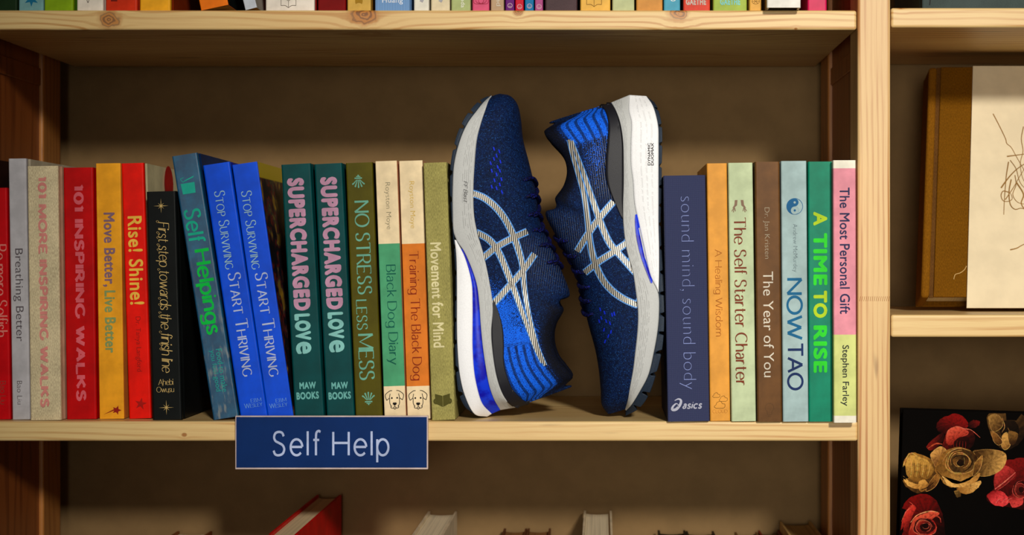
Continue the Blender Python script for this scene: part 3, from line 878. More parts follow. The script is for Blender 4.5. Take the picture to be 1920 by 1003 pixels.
# ------------------------------------------------------------------ right bay: album, dark book, rose print
YA, YT = .10, .185
def A_(px, py, y=YA): return W(px, py, y)
BR_, TR_ = A_(1727, 583), A_(1741, 126, YT)
hA = TR_.z - RS_Z; wA = .30
lean = math.atan2(YT - YA, hA)
ALZ = RS_Z + LIFT + .0345 * math.sin(lean)
alb = bpy.data.objects.new('album', None); C.objects.link(alb); alb.empty_display_size = .02
alb.location = (BR_.x, YA, ALZ); alb.rotation_euler = (-lean, 0, 0)
tag(alb, 'large brown linen album with a white wrap drawn with scribbles, standing in the right bay', 'album')
brown = paint((108, 68, 8), .85, tex='linen', spec=.05, amt=.04); brown2 = paint((120, 76, 12), .85, tex='linen', spec=.05, amt=.04)
hh = (TR_.z - ALZ) / math.cos(lean); sh = (TR_.x - BR_.x) / hh
def slab_(name, x0, x1, y0, y1, z0, z1, m, par=alb, bv=.0012):
    v = [(x + z * sh, y, z) for z in (z0, z1) for y in (y0, y1) for x in (x0, x1)]
    f = [(0, 2, 3, 1), (4, 5, 7, 6), (0, 1, 5, 4), (2, 6, 7, 3), (0, 4, 6, 2), (1, 3, 7, 5)]
    return bevel(mesh(name, v, f, m, par), bv, 3)
slab_('spine', 0, .0085, 0.0005, .0335, .003, hh, brown2, bv=.003)
slab_('cover', .0120, wA, 0, .003, .003, hh, brown)
slab_('cover', .0, wA, .031, .034, .003, hh, brown)
slab_('hinge', .0080, .0125, .0020, .0035, .003, hh, paint((92, 58, 20), .8, tex='linen'), bv=.0003)
slab_('page_block', .009, wA - .004, .0036, .0306, .008, hh - .004, pages_mat((216, 190, 140)))
xw = A_(1812, 583).x - BR_.x
slab_('wrap', xw, wA + .001, -.0022, -.0004, -.0090, hh, paint((220, 204, 172), .75, amt=.04), bv=.0004)
wrap_y = -.0024
def albpt(px, py):
    y = YA
    for _ in range(6):
        w = W(px, py, y); y = YA + (w.z - ALZ) * math.tan(lean)
    return (w.x - BR_.x, (w.z - ALZ) / math.cos(lean))
k_ = (CAM_D + YA) / FPX
for _i, (pts, wd) in enumerate((
    ([(1861, 215), (1873, 238), (1884, 261), (1887, 271), (1895, 278), (1904, 294), (1912, 308), (1926, 332)], 1.8),
    ([(1918, 239), (1914, 262), (1917, 285), (1912, 308), (1916, 334), (1926, 352)], 1.6),
    ([(1887, 295), (1902, 293), (1924, 290)], 2.4),
    ([(1890, 305), (1886, 330), (1884, 352), (1882, 380), (1881, 404)], 2.0),
    ([(1876, 354), (1886, 340), (1896, 328), (1908, 317), (1926, 305)], 2.6),
    ([(1890, 362), (1880, 360), (1876, 368), (1880, 378), (1890, 379), (1897, 374), (1894, 364)], 1.8),
    ([(1895, 338), (1891, 360), (1893, 384), (1902, 394), (1914, 392), (1928, 396)], 2.2),
    ([(1893, 302), (1904, 318), (1910, 340), (1918, 352), (1928, 356)], 1.5),
    ([(1884, 376), (1900, 352), (1910, 334), (1920, 318)], 1.6),
    ([(1902, 330), (1904, 348), (1898, 366), (1906, 380), (1920, 384), (1928, 378)], 1.5),
    ([(1893, 470), (1905, 467), (1914, 462), (1926, 456)], 2.2),
    ([(1905, 344), (1918, 366), (1914, 384), (1928, 404)], 2.6))):
    fl = Flat(); fl.k = _i * 3
    fl.stroke(catmull([albpt(*p) for p in pts], 5), lambda d, t, q=wd: q * k_ * (1.1 - .5 * t))
    mesh('drawn_twig', [(a, wrap_y - c * 6e-6, b_) for a, b_, c in fl.v], fl.f, paint((142, 104, 54), .8), alb)
fl = Flat(); fl.stroke(catmull([albpt(*p) for p in ((1788, 524), (1791, 515), (1800, 512), (1808, 506), (1812, 499))], 5), lambda d, t: 1.3 * k_)
mesh('thread', [(a, -.0006, b_) for a, b_, c in fl.v], fl.f, paint((196, 160, 100), .7), alb)

TZ2 = CAM_Z - (14.5 - VY) * CAM_D / FPX
x0 = W(1729, 0, .02).x
db_ = make_book(x0, TZ2, .02, .20, .22, .15, 0, paint((60, 72, 70), .6, tex='cloth'), hard=True)
tag(db_, 'wide slate grey volume on the upper right shelf', 'book')
sp = Spine(db_, (x0, .02, TZ2), 0, .02)
sp.put('emblem', emb('c 0,14 2,4 1,-6', 2.2), 1742, 4, None, None, paint((16, 18, 18), .5), False)

# rose print: a dark art book standing face out
YR = .06; kR = (CAM_D + YR) / FPX
tlr, blr = W(1693, 768, YR), W(1686, 1003, YR)
angR = math.atan2(7, 235)
hR = (tlr.z - RL_Z) / math.cos(angR) - .0066
wR = .26
rx = tlr.x - hR * math.sin(angR)
rose = empty('art_book', (rx, YR, RL_Z + .0092), angR)
tag(rose, 'black art book with dried red and yellow roses on its cover, leaning at right', 'book')
zt = hR - .002
box('cover', 0, wR, 0, .0025, 0, zt, paint((4, 2, 1), .7, spec=.03), rose, .0008)
box('cover', 0, wR, .0145, .017, 0, zt, paint((4, 2, 1), .7, spec=.03), rose, .0008)
box('page_block', .003, wR - .003, .0026, .0144, .003, zt - .003, pages_mat((210, 190, 150)), rose)
def painted_print(name):
    t = NT(name)
    a = t.node('ShaderNodeVertexColor'); a.layer_name = 'print'
    n = t.noise(t.obj(), 420.0, 4.0, .65)
    col = t.mix(t.M('ADD', t.M('MULTIPLY', t.sm(n, .42, .75), .55), .12), a.outputs[0], (0.004, 0.002, 0.001, 1))
    return t.fin(col, .7, 0, .04)
rsp = Spine(rose, (rx, YR, RL_Z + .0092), angR, YR)
rng = random.Random(11)
PV, PF, PC = [], [], []
lay = [0]
def U(x, y): return (1575 + x / 2.2754, 562 + y / 2.2754)
def closed_curve(p, n=5):
    p = [Vector(q) for q in p]; N = len(p); out = []
    for i in range(N):
        a, b_, c, d = p[i - 1], p[i], p[(i + 1) % N], p[(i + 2) % N]
        for k in range(n):
            t = k / n
            out.append(0.5 * ((2 * b_) + (c - a) * t + (2 * a - 5 * b_ + 4 * c - d) * t * t + (3 * b_ - a - 3 * c + d) * t ** 3))
    return out
def petal(pts, c0, c1, ax, bx, wob=1.2, rim=None):
    """one painted petal: outline pts, tone c0 at ax running to c1 at bx, ragged edge, optional thin rim stroke"""
    P = closed_curve(pts)
    P = [p + Vector((rng.uniform(-wob, wob), rng.uniform(-wob, wob))) for p in P]
    n = len(P); cen = sum(P, Vector((0, 0))) / n
    A, D = Vector(ax), Vector(bx) - Vector(ax)
    b0 = len(PV)
    for f in (1.0, .62, .3):
        for i, p in enumerate(P):
            q = cen + (p - cen) * f
            g = max(0, min(1, (q - A).dot(D) / D.length_squared + .10 * math.sin(i * 1.9 + f * 5) + rng.uniform(-.07, .07)))
            PV.append((*U(*q), lay[0])); PC.append([c0[j] + (c1[j] - c0[j]) * g for j in range(3)])
    PV.append((*U(*cen), lay[0])); g = max(0, min(1, (cen - A).dot(D) / D.length_squared)); PC.append([c0[j] + (c1[j] - c0[j]) * g for j in range(3)])
    for r_ in range(2):
        for i in range(n):
            j = (i + 1) % n
            PF.append((b0 + r_ * n + i, b0 + r_ * n + j, b0 + (r_ + 1) * n + j, b0 + (r_ + 1) * n + i))
    for i in range(n): PF.append((b0 + 2 * n + i, b0 + 2 * n + (i + 1) % n, b0 + 3 * n))
    lay[0] += 1
    if rim: edge(pts + pts[:1], rim, 2.2)
def edge(pts, col, w):
    P = catmull(pts, 6); b0 = len(PV)
    for i, p in enumerate(P):
        d = (P[min(i + 1, len(P) - 1)] - P[max(0, i - 1)]).normalized(); nn = Vector((-d.y, d.x))
        ww = w * (.35 + .65 * abs(math.sin(math.pi * (i + .5) / len(P)))) * rng.uniform(.6, 1.2) / 2
        for sg_ in (1, -1): PV.append((*U(*(p + nn * ww * sg_)), lay[0])); PC.append([c * rng.uniform(.8, 1.1) for c in col])
    for i in range(len(P) - 1): PF.append((b0 + 2 * i, b0 + 2 * i + 1, b0 + 2 * i + 3, b0 + 2 * i + 2))
    lay[0] += 1
def whorl(cx, cy, rx, ry, tones, rimc, spin=0):
    k = len(tones)
    for i, t_ in enumerate(tones):
        f = 1 - i / k * .88
        ox, oy = cx + rx * .16 * math.sin(spin + i * 2.1) * (1 - f), cy + ry * .14 * math.cos(spin + i * 2.1) * (1 - f)
        pts = [(ox + rx * f * math.cos(a_) * (1 + .08 * math.sin(3 * a_ + i)), oy + ry * f * math.sin(a_) * (1 + .07 * math.cos(2 * a_ + i * 2))) for a_ in [2 * math.pi * q / 9 for q in range(9)]]
        g = spin + i * 1.7
        petal(pts, t_, [c * .35 for c in t_], (ox + rx * f * math.cos(g), oy + ry * f * math.sin(g)), (ox - rx * f * math.cos(g), oy - ry * f * math.sin(g)), .8)
        m_ = [pts[(q + i * 2) % 9] for q in range(6)]
        edge(m_, rimc, 3.0 * f + 1.0)
# upper red rose with its blurred neighbours
petal([(410, 545), (428, 510), (480, 488), (522, 495), (548, 540), (500, 562), (440, 572)], (128, 12, 10), (26, 0, 0), (470, 500), (440, 575), 2)
petal([(545, 528), (575, 512), (596, 522), (588, 540), (560, 548)], (104, 14, 10), (30, 2, 2), (585, 518), (555, 545), 2)
petal([(368, 626), (398, 594), (442, 566), (436, 606), (392, 642)], (120, 20, 12), (36, 2, 2), (390, 600), (430, 610))
edge([(374, 634), (408, 614), (436, 616)], (190, 76, 44), 6)
petal([(440, 640), (445, 590), (462, 555), (500, 540), (548, 552), (575, 580), (560, 630), (500, 655)], (120, 18, 12), (20, 0, 0), (470, 550), (540, 640))
petal([(452, 606), (458, 562), (494, 541), (540, 556), (548, 572), (505, 590), (488, 612), (468, 620)], (222, 84, 60), (130, 26, 16), (480, 552), (500, 612))
petal([(480, 622), (500, 592), (545, 585), (552, 618), (520, 642), (490, 642)], (46, 5, 3), (14, 0, 0), (500, 590), (520, 640))
for i_ in range(5): edge([(488 + 12 * i_, 600 + i_), (484 + 13 * i_, 620), (490 + 11 * i_, 638)], (130, 26, 18), 2.5)
edge([(456, 600), (460, 560), (496, 541), (530, 550), (560, 556), (598, 588)], (226, 104, 80), 4); edge([(530, 552), (545, 572), (520, 584)], (200, 70, 52), 3)
# tan rose, top right
petal([(628, 492), (690, 486), (775, 488), (800, 540), (775, 600), (745, 628), (705, 642), (668, 618), (642, 570)], (96, 64, 26), (24, 12, 4), (650, 500), (740, 620))
petal([(680, 528), (742, 516), (765, 560), (745, 605), (700, 600)], (30, 16, 6), (8, 3, 1), (690, 530), (740, 600))
petal([(634, 496), (676, 492), (694, 536), (662, 562), (642, 548)], (160, 116, 56), (70, 42, 16), (640, 500), (690, 550), rim=(176, 132, 70))
petal([(690, 584), (712, 566), (726, 618), (704, 640), (688, 622)], (206, 150, 74), (110, 68, 26), (700, 600), (720, 640), rim=(216, 166, 92))
petal([(642, 562), (668, 572), (692, 606), (676, 620), (656, 604)], (150, 98, 42), (70, 40, 14), (650, 570), (690, 610), rim=(190, 140, 76))
petal([(720, 560), (760, 575), (740, 618), (722, 610)], (130, 88, 38), (50, 28, 10), (730, 570), (735, 615))
edge([(690, 500), (702, 540), (690, 566)], (170, 124, 64), 4); edge([(715, 545), (728, 575), (722, 600)], (120, 80, 36), 4)
# red rose at the right edge
petal([(655, 760), (680, 695), (740, 680), (800, 690), (800, 880), (730, 886), (650, 872), (622, 842), (655, 805)], (120, 14, 12), (36, 1, 1), (690, 700), (690, 880), 2)
petal([(662, 745), (700, 708), (742, 728), (748, 758), (704, 790), (662, 812)], (204, 56, 52), (100, 12, 10), (680, 725), (730, 790))
petal([(628, 834), (660, 812), (696, 822), (722, 850), (702, 880), (652, 872)], (222, 58, 60), (130, 16, 18), (660, 850), (640, 820), 2)
petal([(716, 842), (748, 826), (778, 836), (778, 872), (736, 884)], (214, 62, 58), (110, 14, 14), (750, 860), (740, 830), 2)
whorl(772, 806, 36, 42, [(150, 34, 28), (96, 14, 12), (130, 30, 24), (60, 6, 5)], (190, 70, 58), .6)
edge([(660, 808), (702, 776), (748, 736)], (234, 116, 100), 5); edge([(672, 812), (706, 788), (744, 752)], (200, 70, 62), 3)
for x_ in (664, 690, 708): edge([(x_, 868), (x_ + 12, 852), (x_ + 26, 846)], (240, 110, 100), 3)
# lower left red rose
petal([(262, 905), (285, 855), (345, 828), (402, 848), (436, 910), (446, 985), (430, 1015), (250, 1015)], (120, 8, 6), (16, 0, 0), (320, 850), (400, 1000), 2)
petal([(258, 1012), (268, 930), (300, 878), (324, 888), (296, 952), (290, 1012)], (206, 48, 36), (90, 8, 6), (275, 925), (310, 960))
petal([(292, 1012), (306, 950), (342, 918), (402, 902), (422, 914), (376, 950), (336, 1012)], (220, 82, 54), (124, 16, 12), (330, 930), (350, 1000))
whorl(362, 968, 50, 40, [(170, 34, 26), (96, 10, 8), (150, 30, 22), (70, 6, 5), (30, 1, 1)], (220, 96, 70), .4)
edge([(300, 950), (330, 918), (380, 902), (418, 906)], (240, 150, 104), 5); edge([(262, 945), (280, 905), (300, 885)], (226, 96, 72), 4); edge([(292, 860), (310, 876), (288, 900)], (214, 80, 60), 3); edge([(405, 920), (425, 930), (430, 950)], (206, 70, 50), 4)
# left yellow rose
petal([(260, 735), (276, 682), (300, 652), (350, 662), (398, 690), (420, 742), (408, 786), (378, 814), (330, 824), (288, 802), (266, 772)], (170, 116, 44), (40, 20, 5), (310, 680), (390, 810), 2)
petal([(284, 690), (304, 662), (370, 684), (398, 726), (372, 764), (312, 772), (280, 735)], (206, 152, 66), (120, 76, 24), (320, 690), (340, 775), 2)
for i_ in range(7): edge([(300 + 14 * i_, 676 + 5 * i_), (306 + 12 * i_, 715 + 3 * i_), (300 + 12 * i_, 756)], (110, 66, 20) if i_ % 2 else (222, 172, 88), 3)
petal([(264, 748), (300, 776), (346, 792), (334, 806), (290, 794)], (232, 172, 84), (170, 110, 44), (290, 780), (350, 800))
petal([(334, 778), (362, 768), (378, 800), (342, 818)], (216, 154, 70), (140, 86, 30), (345, 780), (365, 812))
petal([(382, 776), (412, 742), (424, 762), (402, 800), (366, 816)], (160, 104, 42), (46, 22, 6), (415, 750), (375, 815), rim=(200, 146, 72))
edge([(262, 735), (276, 690), (300, 654), (332, 668)], (226, 170, 92), 4); edge([(340, 812), (372, 800), (402, 776)], (40, 18, 5), 5)
# large yellow rose in the middle
petal([(384, 664), (402, 640), (432, 626), (456, 650), (446, 694), (418, 722), (400, 700)], (220, 158, 80), (84, 44, 14), (400, 640), (446, 700), rim=(230, 170, 96))
petal([(566, 646), (620, 638), (682, 644), (708, 664), (702, 704), (670, 736), (624, 752), (590, 746), (600, 700)], (64, 38, 12), (222, 166, 86), (585, 680), (702, 712), rim=(206, 150, 78))
petal([(404, 728), (420, 684), (448, 646), (500, 628), (552, 640), (584, 672), (590, 716), (566, 756), (522, 776), (470, 768), (430, 756)], (150, 98, 38), (46, 24, 6), (440, 680), (560, 740))
petal([(408, 726), (428, 700), (470, 722), (500, 764), (482, 800), (446, 786), (424, 754)], (120, 78, 28), (176, 122, 52), (440, 715), (470, 790))
petal([(470, 724), (520, 742), (572, 722), (590, 738), (548, 778), (492, 786)], (140, 92, 36), (196, 140, 66), (530, 730), (520, 785))
whorl(512, 690, 62, 56, [(150, 100, 42), (104, 64, 22), (150, 98, 40), (92, 54, 18), (130, 82, 32), (40, 18, 5)], (206, 152, 78), 2.2)
petal([(436, 752), (488, 784), (540, 774), (594, 738), (584, 770), (540, 798), (480, 798), (450, 784)], (236, 178, 94), (176, 118, 50), (480, 785), (590, 745))
petal([(496, 806), (540, 794), (594, 772), (600, 786), (566, 820), (530, 828)], (230, 172, 90), (150, 96, 36), (580, 785), (510, 820))
petal([(486, 816), (506, 812), (516, 834), (498, 842)], (150, 110, 50), (60, 40, 14), (490, 815), (510, 840), 2)
petal([(572, 700), (606, 664), (598, 716), (566, 752)], (176, 120, 54), (70, 40, 12), (600, 670), (570, 745), rim=(214, 160, 84))
edge([(412, 730), (436, 758), (452, 786)], (70, 36, 10), 4); edge([(436, 690), (462, 652), (508, 632), (556, 644)], (210, 156, 84), 4)
vs, fs = [], PF
for px, py, L_ in PV:
    a_, c_ = rsp.local(px, py)
    vs.append((a_, -.0002 - L_ * 8e-6, c_))
ok = []
for f in fs:
    if all(.0012 < vs[i][0] < wR - .001 and vs[i][2] < zt - .001 for i in f): ok.append(f)
ro = mesh('rose_picture', vs, ok, painted_print('printed_roses'), rose)
at = ro.data.color_attributes.new('print', 'FLOAT_COLOR', 'POINT')
for i, c in enumerate(PC): at.data[i].color = lin([max(0, min(255, q)) for q in c])

# ------------------------------------------------------------------ running shoes
def cat1(vals, s_):
    n = len(vals); i = min(int(s_), n - 2); t = s_ - i
    g = lambda k: vals[k] if 0 <= k < n else (vals[0] * 2 - vals[1] if k < 0 else vals[-1] * 2 - vals[-2])
    a, b_, c, d = g(i - 1), g(i), g(i + 1), g(i + 2)
    return 0.5 * ((2 * b_) + (c - a) * t + (2 * a - 5 * b_ + 4 * c - d) * t * t + (3 * b_ - a - 3 * c + d) * t ** 3)

def rubber(rgb, rough=.6, spec=.25, grain=1500, amt=.5):
    t = NT('rubber'); v = t.obj(); c = lin(rgb)
    n = t.noise(v, grain, 2.0)
    col = t.mix(t.sm(n, .3, .7), tuple(x * (1 - .2 * amt) for x in c[:3]) + (1,), c)
    t.bump(n, .25 * amt, .0006)
    return t.fin(col, rough, 0, spec)

def foam_grooved(rgb, lo, hi, freq, dash, deep=.42):
    """midsole foam with fine moulded grooves running along the shoe (UV: u along, v across)"""
    t = NT('grooved_foam'); uv = t.node('ShaderNodeTexCoord').outputs['UV']; u = t.sep(uv); c = lin(rgb)
    v = t.obj(); n = t.noise(v, 1500, 2.0)
    w = t.sm(t.M('SINE', t.M('MULTIPLY', u[1], freq * 6.283)), .35, .9)
    br = t.sm(t.noise(t.comb(t.M('MULTIPLY', u[0], dash), t.M('MULTIPLY', u[1], freq), 0.0), 1.0, 1.0), .42, .5)
    m = t.M('MULTIPLY', t.M('MULTIPLY', t.sm(u[1], lo, lo + .06), t.M('SUBTRACT', 1.0, t.sm(u[1], hi - .06, hi))), t.M('MULTIPLY', w, br))
    col = t.mix(t.sm(n, .3, .7), tuple(x * .9 for x in c[:3]) + (1,), c)
    col = t.mix(t.M('MULTIPLY', m, deep), col, lin([q * .55 for q in rgb]))
    t.bump(t.M('SUBTRACT', t.M('MULTIPLY', n, .3), m), .35, .0007)
    return t.fin(col, .6, 0, .25)

def knit_mat(stripe_dir):
    """navy knit; vertex layers: heel (bright blue knit), lining (black), mesh (silver thread)"""
    t = NT('knit_upper'); v = t.obj()
    def at(n): return t.node('ShaderNodeAttribute', attribute_name=n).outputs['Fac']
    heel, lining, thread, rib = at('heel'), at('lining'), at('thread'), at('rib')
    f1 = t.noise(v, 1150, 2.0, .6); f2 = t.noise(v, 420, 2.0)
    base = t.mix(t.sm(f2, .35, .65), lin((1, 15, 46)), lin((2, 26, 70)))
    base = t.mix(t.M('MULTIPLY', t.sm(f1, .585, .67), .8), base, lin((34, 84, 150)))
    st = t.M('ADD', t.M('MULTIPLY', t.sm(t.M('SINE', t.M('MULTIPLY', rib, 6.283)), -.75, -.1), .8), .2)
    bl = t.mix(t.sm(f1, .36, .5), lin((4, 26, 120)), lin((16, 104, 246)))
    gate = t.M('MULTIPLY', st, t.sm(t.M('ADD', t.M('MULTIPLY', heel, 1.15), t.M('MULTIPLY', t.M('SUBTRACT', f1, .5), 1.6)), .45, .62))
    col = t.mix(gate, base, bl)
    xyz = t.sep(v)
    th = t.sm(t.M('SINE', t.M('MULTIPLY', t.M('ADD', xyz[0], t.M('MULTIPLY', xyz[2], stripe_dir)), 3100.0)), .55, .95)
    col = t.mix(t.M('MULTIPLY', t.M('MULTIPLY', th, thread), .65), col, lin((150, 150, 150)))
    col = t.mix(lining, col, t.mix(t.sm(f1, .5, .7), lin((3, 5, 16)), lin((8, 16, 44))))
    t.bump(f1, .35, .0008)
    return t.fin(col, .75, 0, .15)

def silver_mat(sd):
    t = NT('striped_silver_overlay'); xyz = t.sep(t.obj())
    s_ = t.M('SINE', t.M('MULTIPLY', t.M('ADD', xyz[0], t.M('MULTIPLY', xyz[2], sd)), 6.283 / .00185))
    col = t.mix(t.sm(s_, -.35, .15), lin((22, 22, 26)), lin((200, 194, 182)))
    return t.fin(col, .4, .25, .4)

WHITE_F = rubber((246, 247, 252), .55, .25, 900, .3)
WHITE_G = foam_grooved((247, 248, 252), .05, .85, 5.0, 70, .16)
GREY_F = foam_grooved((194, 196, 196), .42, .92, 11.0, 60)
OUT_R = rubber((30, 44, 62), .6, .3, 700, .9)
CLIP_M = rubber((26, 26, 34), .5, .3, 2200, .5)
LACE_M = None
EDGE_M = paint((92, 152, 226), .5)
GEL_M = None
def gel_mat():
    t = NT('blue_gel'); n = t.noise(t.obj(), 90, 3.0)
    return t.fin(t.mix(t.sm(n, .4, .62), lin((6, 10, 176)), lin((14, 56, 224))), .45, 0, .3)
GEL_M = gel_mat()
def lace_mat():
    t = NT('lace_cord'); n = t.noise(t.obj(), 1000, 2.0)
    return t.fin(t.mix(t.sm(n, .52, .66), lin((3, 5, 20)), lin((24, 34, 150))), .7, 0, .15)
LACE_M = lace_mat()

HALF = [(1, 0), (1.0, .22), (.99, .45), (.94, .70), (.84, .88), (.73, .972), (.62, 1.0), (.52, .975), (.46, .88), (.43, .62), (.40, .42), (.25, .34), (0, .32)]

class Shoe:
    def __init__(s, label, yc, A, O, G1, G2, B, Cc, hs, hu, open_upto, bx):
        s.yc, s.n = yc, len(A)
        s.A, s.O, s.G1, s.G2, s.B, s.Cc, s.hs, s.hu, s.op = A, O, G1, G2, B, Cc, hs, hu, open_upto
        s.root = empty('running_shoe', (bx, yc, SHELF_Z))
        s.org = Vector((bx, yc, SHELF_Z))
        tag(s.root, label, 'shoe', 'pair of running shoes')
        N = 110
        s.S = []
        for i in range(N + 1):
            u = i / N
            u = .5 - .5 * math.cos(math.pi * u) if False else u * .55 + .45 * (.5 - .5 * math.cos(math.pi * u))
            s.S.append(u * (s.n - 1))
    def px(s, K, t): return Vector((cat1([p[0] for p in K], t), cat1([p[1] for p in K], t)))
    def h(s, t): return max(.002, cat1(s.hs, t))
    def u(s, t): return max(.002, cat1(s.hu, t))
    def openw(s, t):
        a = min(1, max(0, (t - .15) / .8)); b = min(1, max(0, (s.op - t) / .9))
        q = min(a, b); return q * q * (3 - 2 * q)
    def xz(s, K, t, y):
        p = s.px(K, t); w = W(p.x, p.y, y); return Vector((w.x, w.z))
    def section(s, t):
        hu = s.u(t); o = s.openw(t)
        Bp = s.xz(s.B, t, s.yc - hu * .97)
        Cp = s.xz(s.Cc, t, s.yc - hu * .6 * o)
        D = Cp - Bp
        pts = []
        m = len(HALF)
        for side in (1, -1):
            for j in (range(m) if side == 1 else range(m - 2, -1, -1)):
                vo, uo = HALF[j]
                ph = (math.pi / 2) * j / (m - 1)
                vc, uc = abs(math.cos(ph)) ** (2 / 2.5), abs(math.sin(ph)) ** (2 / 2.3)
                v = vc + (vo - vc) * o; u = uc + (uo - uc) * o
                q = Bp + D * u
                pts.append(Vector((q.x, s.yc - side * v * hu, q.y)))
        return pts
    def surf(s, t, f):
        """point on the upper at station t, f = 0 near base .. .5 crest .. 1 far base"""
        P = s.section(t); k = f * (len(P) - 1); i = min(int(k), len(P) - 2); r = k - i
        return P[i].lerp(P[i + 1], r)
    def upper(s, mat, paintfn):
        V, F, D = [], [], []
        m = 2 * len(HALF) - 1
        for t in s.S:
            P = s.section(t)
            for j, p in enumerate(P):
                V.append(p); D.append(paintfn(t, j / (m - 1), p))
        for i in range(len(s.S) - 1):
            for j in range(m - 1):
                a = i * m + j
                F.append((a, a + 1, a + m + 1, a + m))
        F.append(tuple(range(m))[::-1]); F.append(tuple(range((len(s.S) - 1) * m, len(s.S) * m)))
        o = mesh('upper', V, F, mat, s.root, True, org=s.org)
        for k, nm in enumerate(('heel', 'lining', 'thread', 'rib')):
            a = o.data.attributes.new(nm, 'FLOAT', 'POINT')
            a.data.foreach_set('value', [d[k] for d in D])
        s.bvh = BVHTree.FromPolygons(V, F)
        sd = o.modifiers.new('smooth', 'SUBSURF'); sd.levels = 1; sd.render_levels = 1
        return o
    def band(s, name, P, Q, mat, t0=0.0, t1=None, hk=1.0, lug=None, parent=None):
        t1 = s.n - 1 if t1 is None else t1
        prof = [(0, -.90), (0, -.955), (.025, -.988), (.08, -1), (.5, -1.01), (.92, -1), (.975, -.988), (1, -.96), (1, -.91)]
        prof = prof + [(a, -b) for a, b in prof[::-1]]
        V, F, UV = [], [], []
        ts = [t for t in s.S if t0 < t < t1]; ts = [t0] + ts + [t1]
        if lug:
            ts = [t0 + (t1 - t0) * i / 330 for i in range(331)]
        m = len(prof)
        for t in ts:
            hh_ = s.h(t) * hk; yn = s.yc - hh_
            p, q = s.xz(P, t, yn), s.xz(Q, t, yn)
            if lug: p = q.lerp(p, lug(t))
            d = q - p
            if d.length < 2e-4: q = p + (d.normalized() if d.length > 1e-7 else Vector((0, 1))) * 2e-4
            for f, b in prof:
                w = p.lerp(q, f)
                V.append(Vector((w.x, s.yc + b * hh_, w.y))); UV.append((t / (s.n - 1), f))
        for i in range(len(ts) - 1):
            for j in range(m):
                a = i * m + j; b = i * m + (j + 1) % m
                F.append((a, b, b + m, a + m))
        F.append(tuple(range(m))[::-1]); F.append(tuple(range((len(ts) - 1) * m, len(ts) * m)))
        o = mesh(name, V, F, mat, parent or s.root, not lug, org=s.org)
        uvl = o.data.uv_layers.new(name='along')
        for lp in o.data.loops: uvl.data[lp.index].uv = UV[lp.vertex_index]
        return o, BVHTree.FromPolygons(V, F)
    def hit(s, px, py, bvh=None, off=.0003):
        bvh = bvh or s.bvh
        c0 = Vector((0, -CAM_D, CAM_Z)); d = (W(px, py, 0) - c0).normalized()
        loc, nrm, _, dist = bvh.ray_cast(c0, d)
        if loc is None or loc.y > s.yc + .004:
            loc, nrm, _, dist = bvh.find_nearest(W(px, py, s.yc - .015))
        if nrm.dot(d) > 0: nrm = -nrm
        return loc + nrm * off
    def strip(s, name, Lp, Rp, n, m, mat, off=.0004, bvh=None, parent=None, th=None, smooth_in=True):
        if smooth_in: Lp, Rp = catmull(Lp, 8), catmull(Rp, 8)
        def samp(P, u):
            k = u * (len(P) - 1); i = min(int(k), len(P) - 2); a, b = Vector(P[i]), Vector(P[i + 1])
            return a.lerp(b, k - i)
        V, F = [], []
        for i in range(n + 1):
            a, b = samp(Lp, i / n), samp(Rp, i / n)
            for j in range(m + 1):
                q = a.lerp(b, j / m); V.append(s.hit(q.x, q.y, bvh, off))
        for i in range(n):
            for j in range(m):
                a = i * (m + 1) + j; F.append((a, a + 1, a + m + 2, a + m + 1))
        o = mesh(name, V, F, mat, parent or s.root, True, org=s.org)
        if th:
            md = o.modifiers.new('thickness', 'SOLIDIFY'); md.thickness = th; md.offset = 0
        return o
    def ribbon(s, name, pts, w, mat, off, bvh=None, parent=None, n=60, m=3, taper=None):
        P = [Vector(p) for p in catmull(pts, 10)]
        L, R = [], []
        for i, p in enumerate(P):
            d = (P[min(i + 1, len(P) - 1)] - P[max(i - 1, 0)]).normalized(); nn = Vector((-d.y, d.x))
            ww = w * (taper(i / (len(P) - 1)) if taper else 1) * .5
            L.append(p + nn * ww); R.append(p - nn * ww)
        return s.strip(name, L, R, n, m, mat, off, bvh, parent, smooth_in=False)
    def stripe(s, pts, w, silver, taper=None):
        a = s.ribbon('side_stripe', pts, w - 4.4, silver, .00085, taper=taper)
        s.ribbon('stripe_edging', pts, w, EDGE_M, .00045, parent=a, taper=taper)
        return a
    def text(s, name, fl, cx, cy, L, H, mat, bvh, mode='down'):
        out = []
        for a, b, c in fit(fl, L, H):
            q = (cx + b, cy + a) if mode == 'down' else (cx - b, cy - a)
            out.append(s.hit(q[0], q[1], bvh, .0004 + c * 4e-6))
        return mesh(name, out, fl.f, mat, s.root, org=s.org)
    def tube(s, V, F, path, r):
        P = [Vector(p) for p in path]; b0 = len(V); k = 8
        for i, p in enumerate(P):
            d = (P[min(i + 1, len(P) - 1)] - P[max(i - 1, 0)]).normalized()
            a = d.cross(Vector((0, 0, 1)));
            if a.length < .05: a = d.cross(Vector((1, 0, 0)))
            a.normalize(); c = d.cross(a)
            rr = r * (.55 if i in (0, len(P) - 1) else 1)
            for j in range(k):
                g = 2 * math.pi * j / k; V.append(p + a * math.cos(g) * rr + c * math.sin(g) * rr * .8)
        for i in range(len(P) - 1):
            for j in range(k):
                F.append((b0 + i * k + j, b0 + i * k + (j + 1) % k, b0 + (i + 1) * k + (j + 1) % k, b0 + (i + 1) * k + j))
        F.append(tuple(range(b0, b0 + k))[::-1]); F.append(tuple(range(b0 + (len(P) - 1) * k, b0 + len(P) * k)))
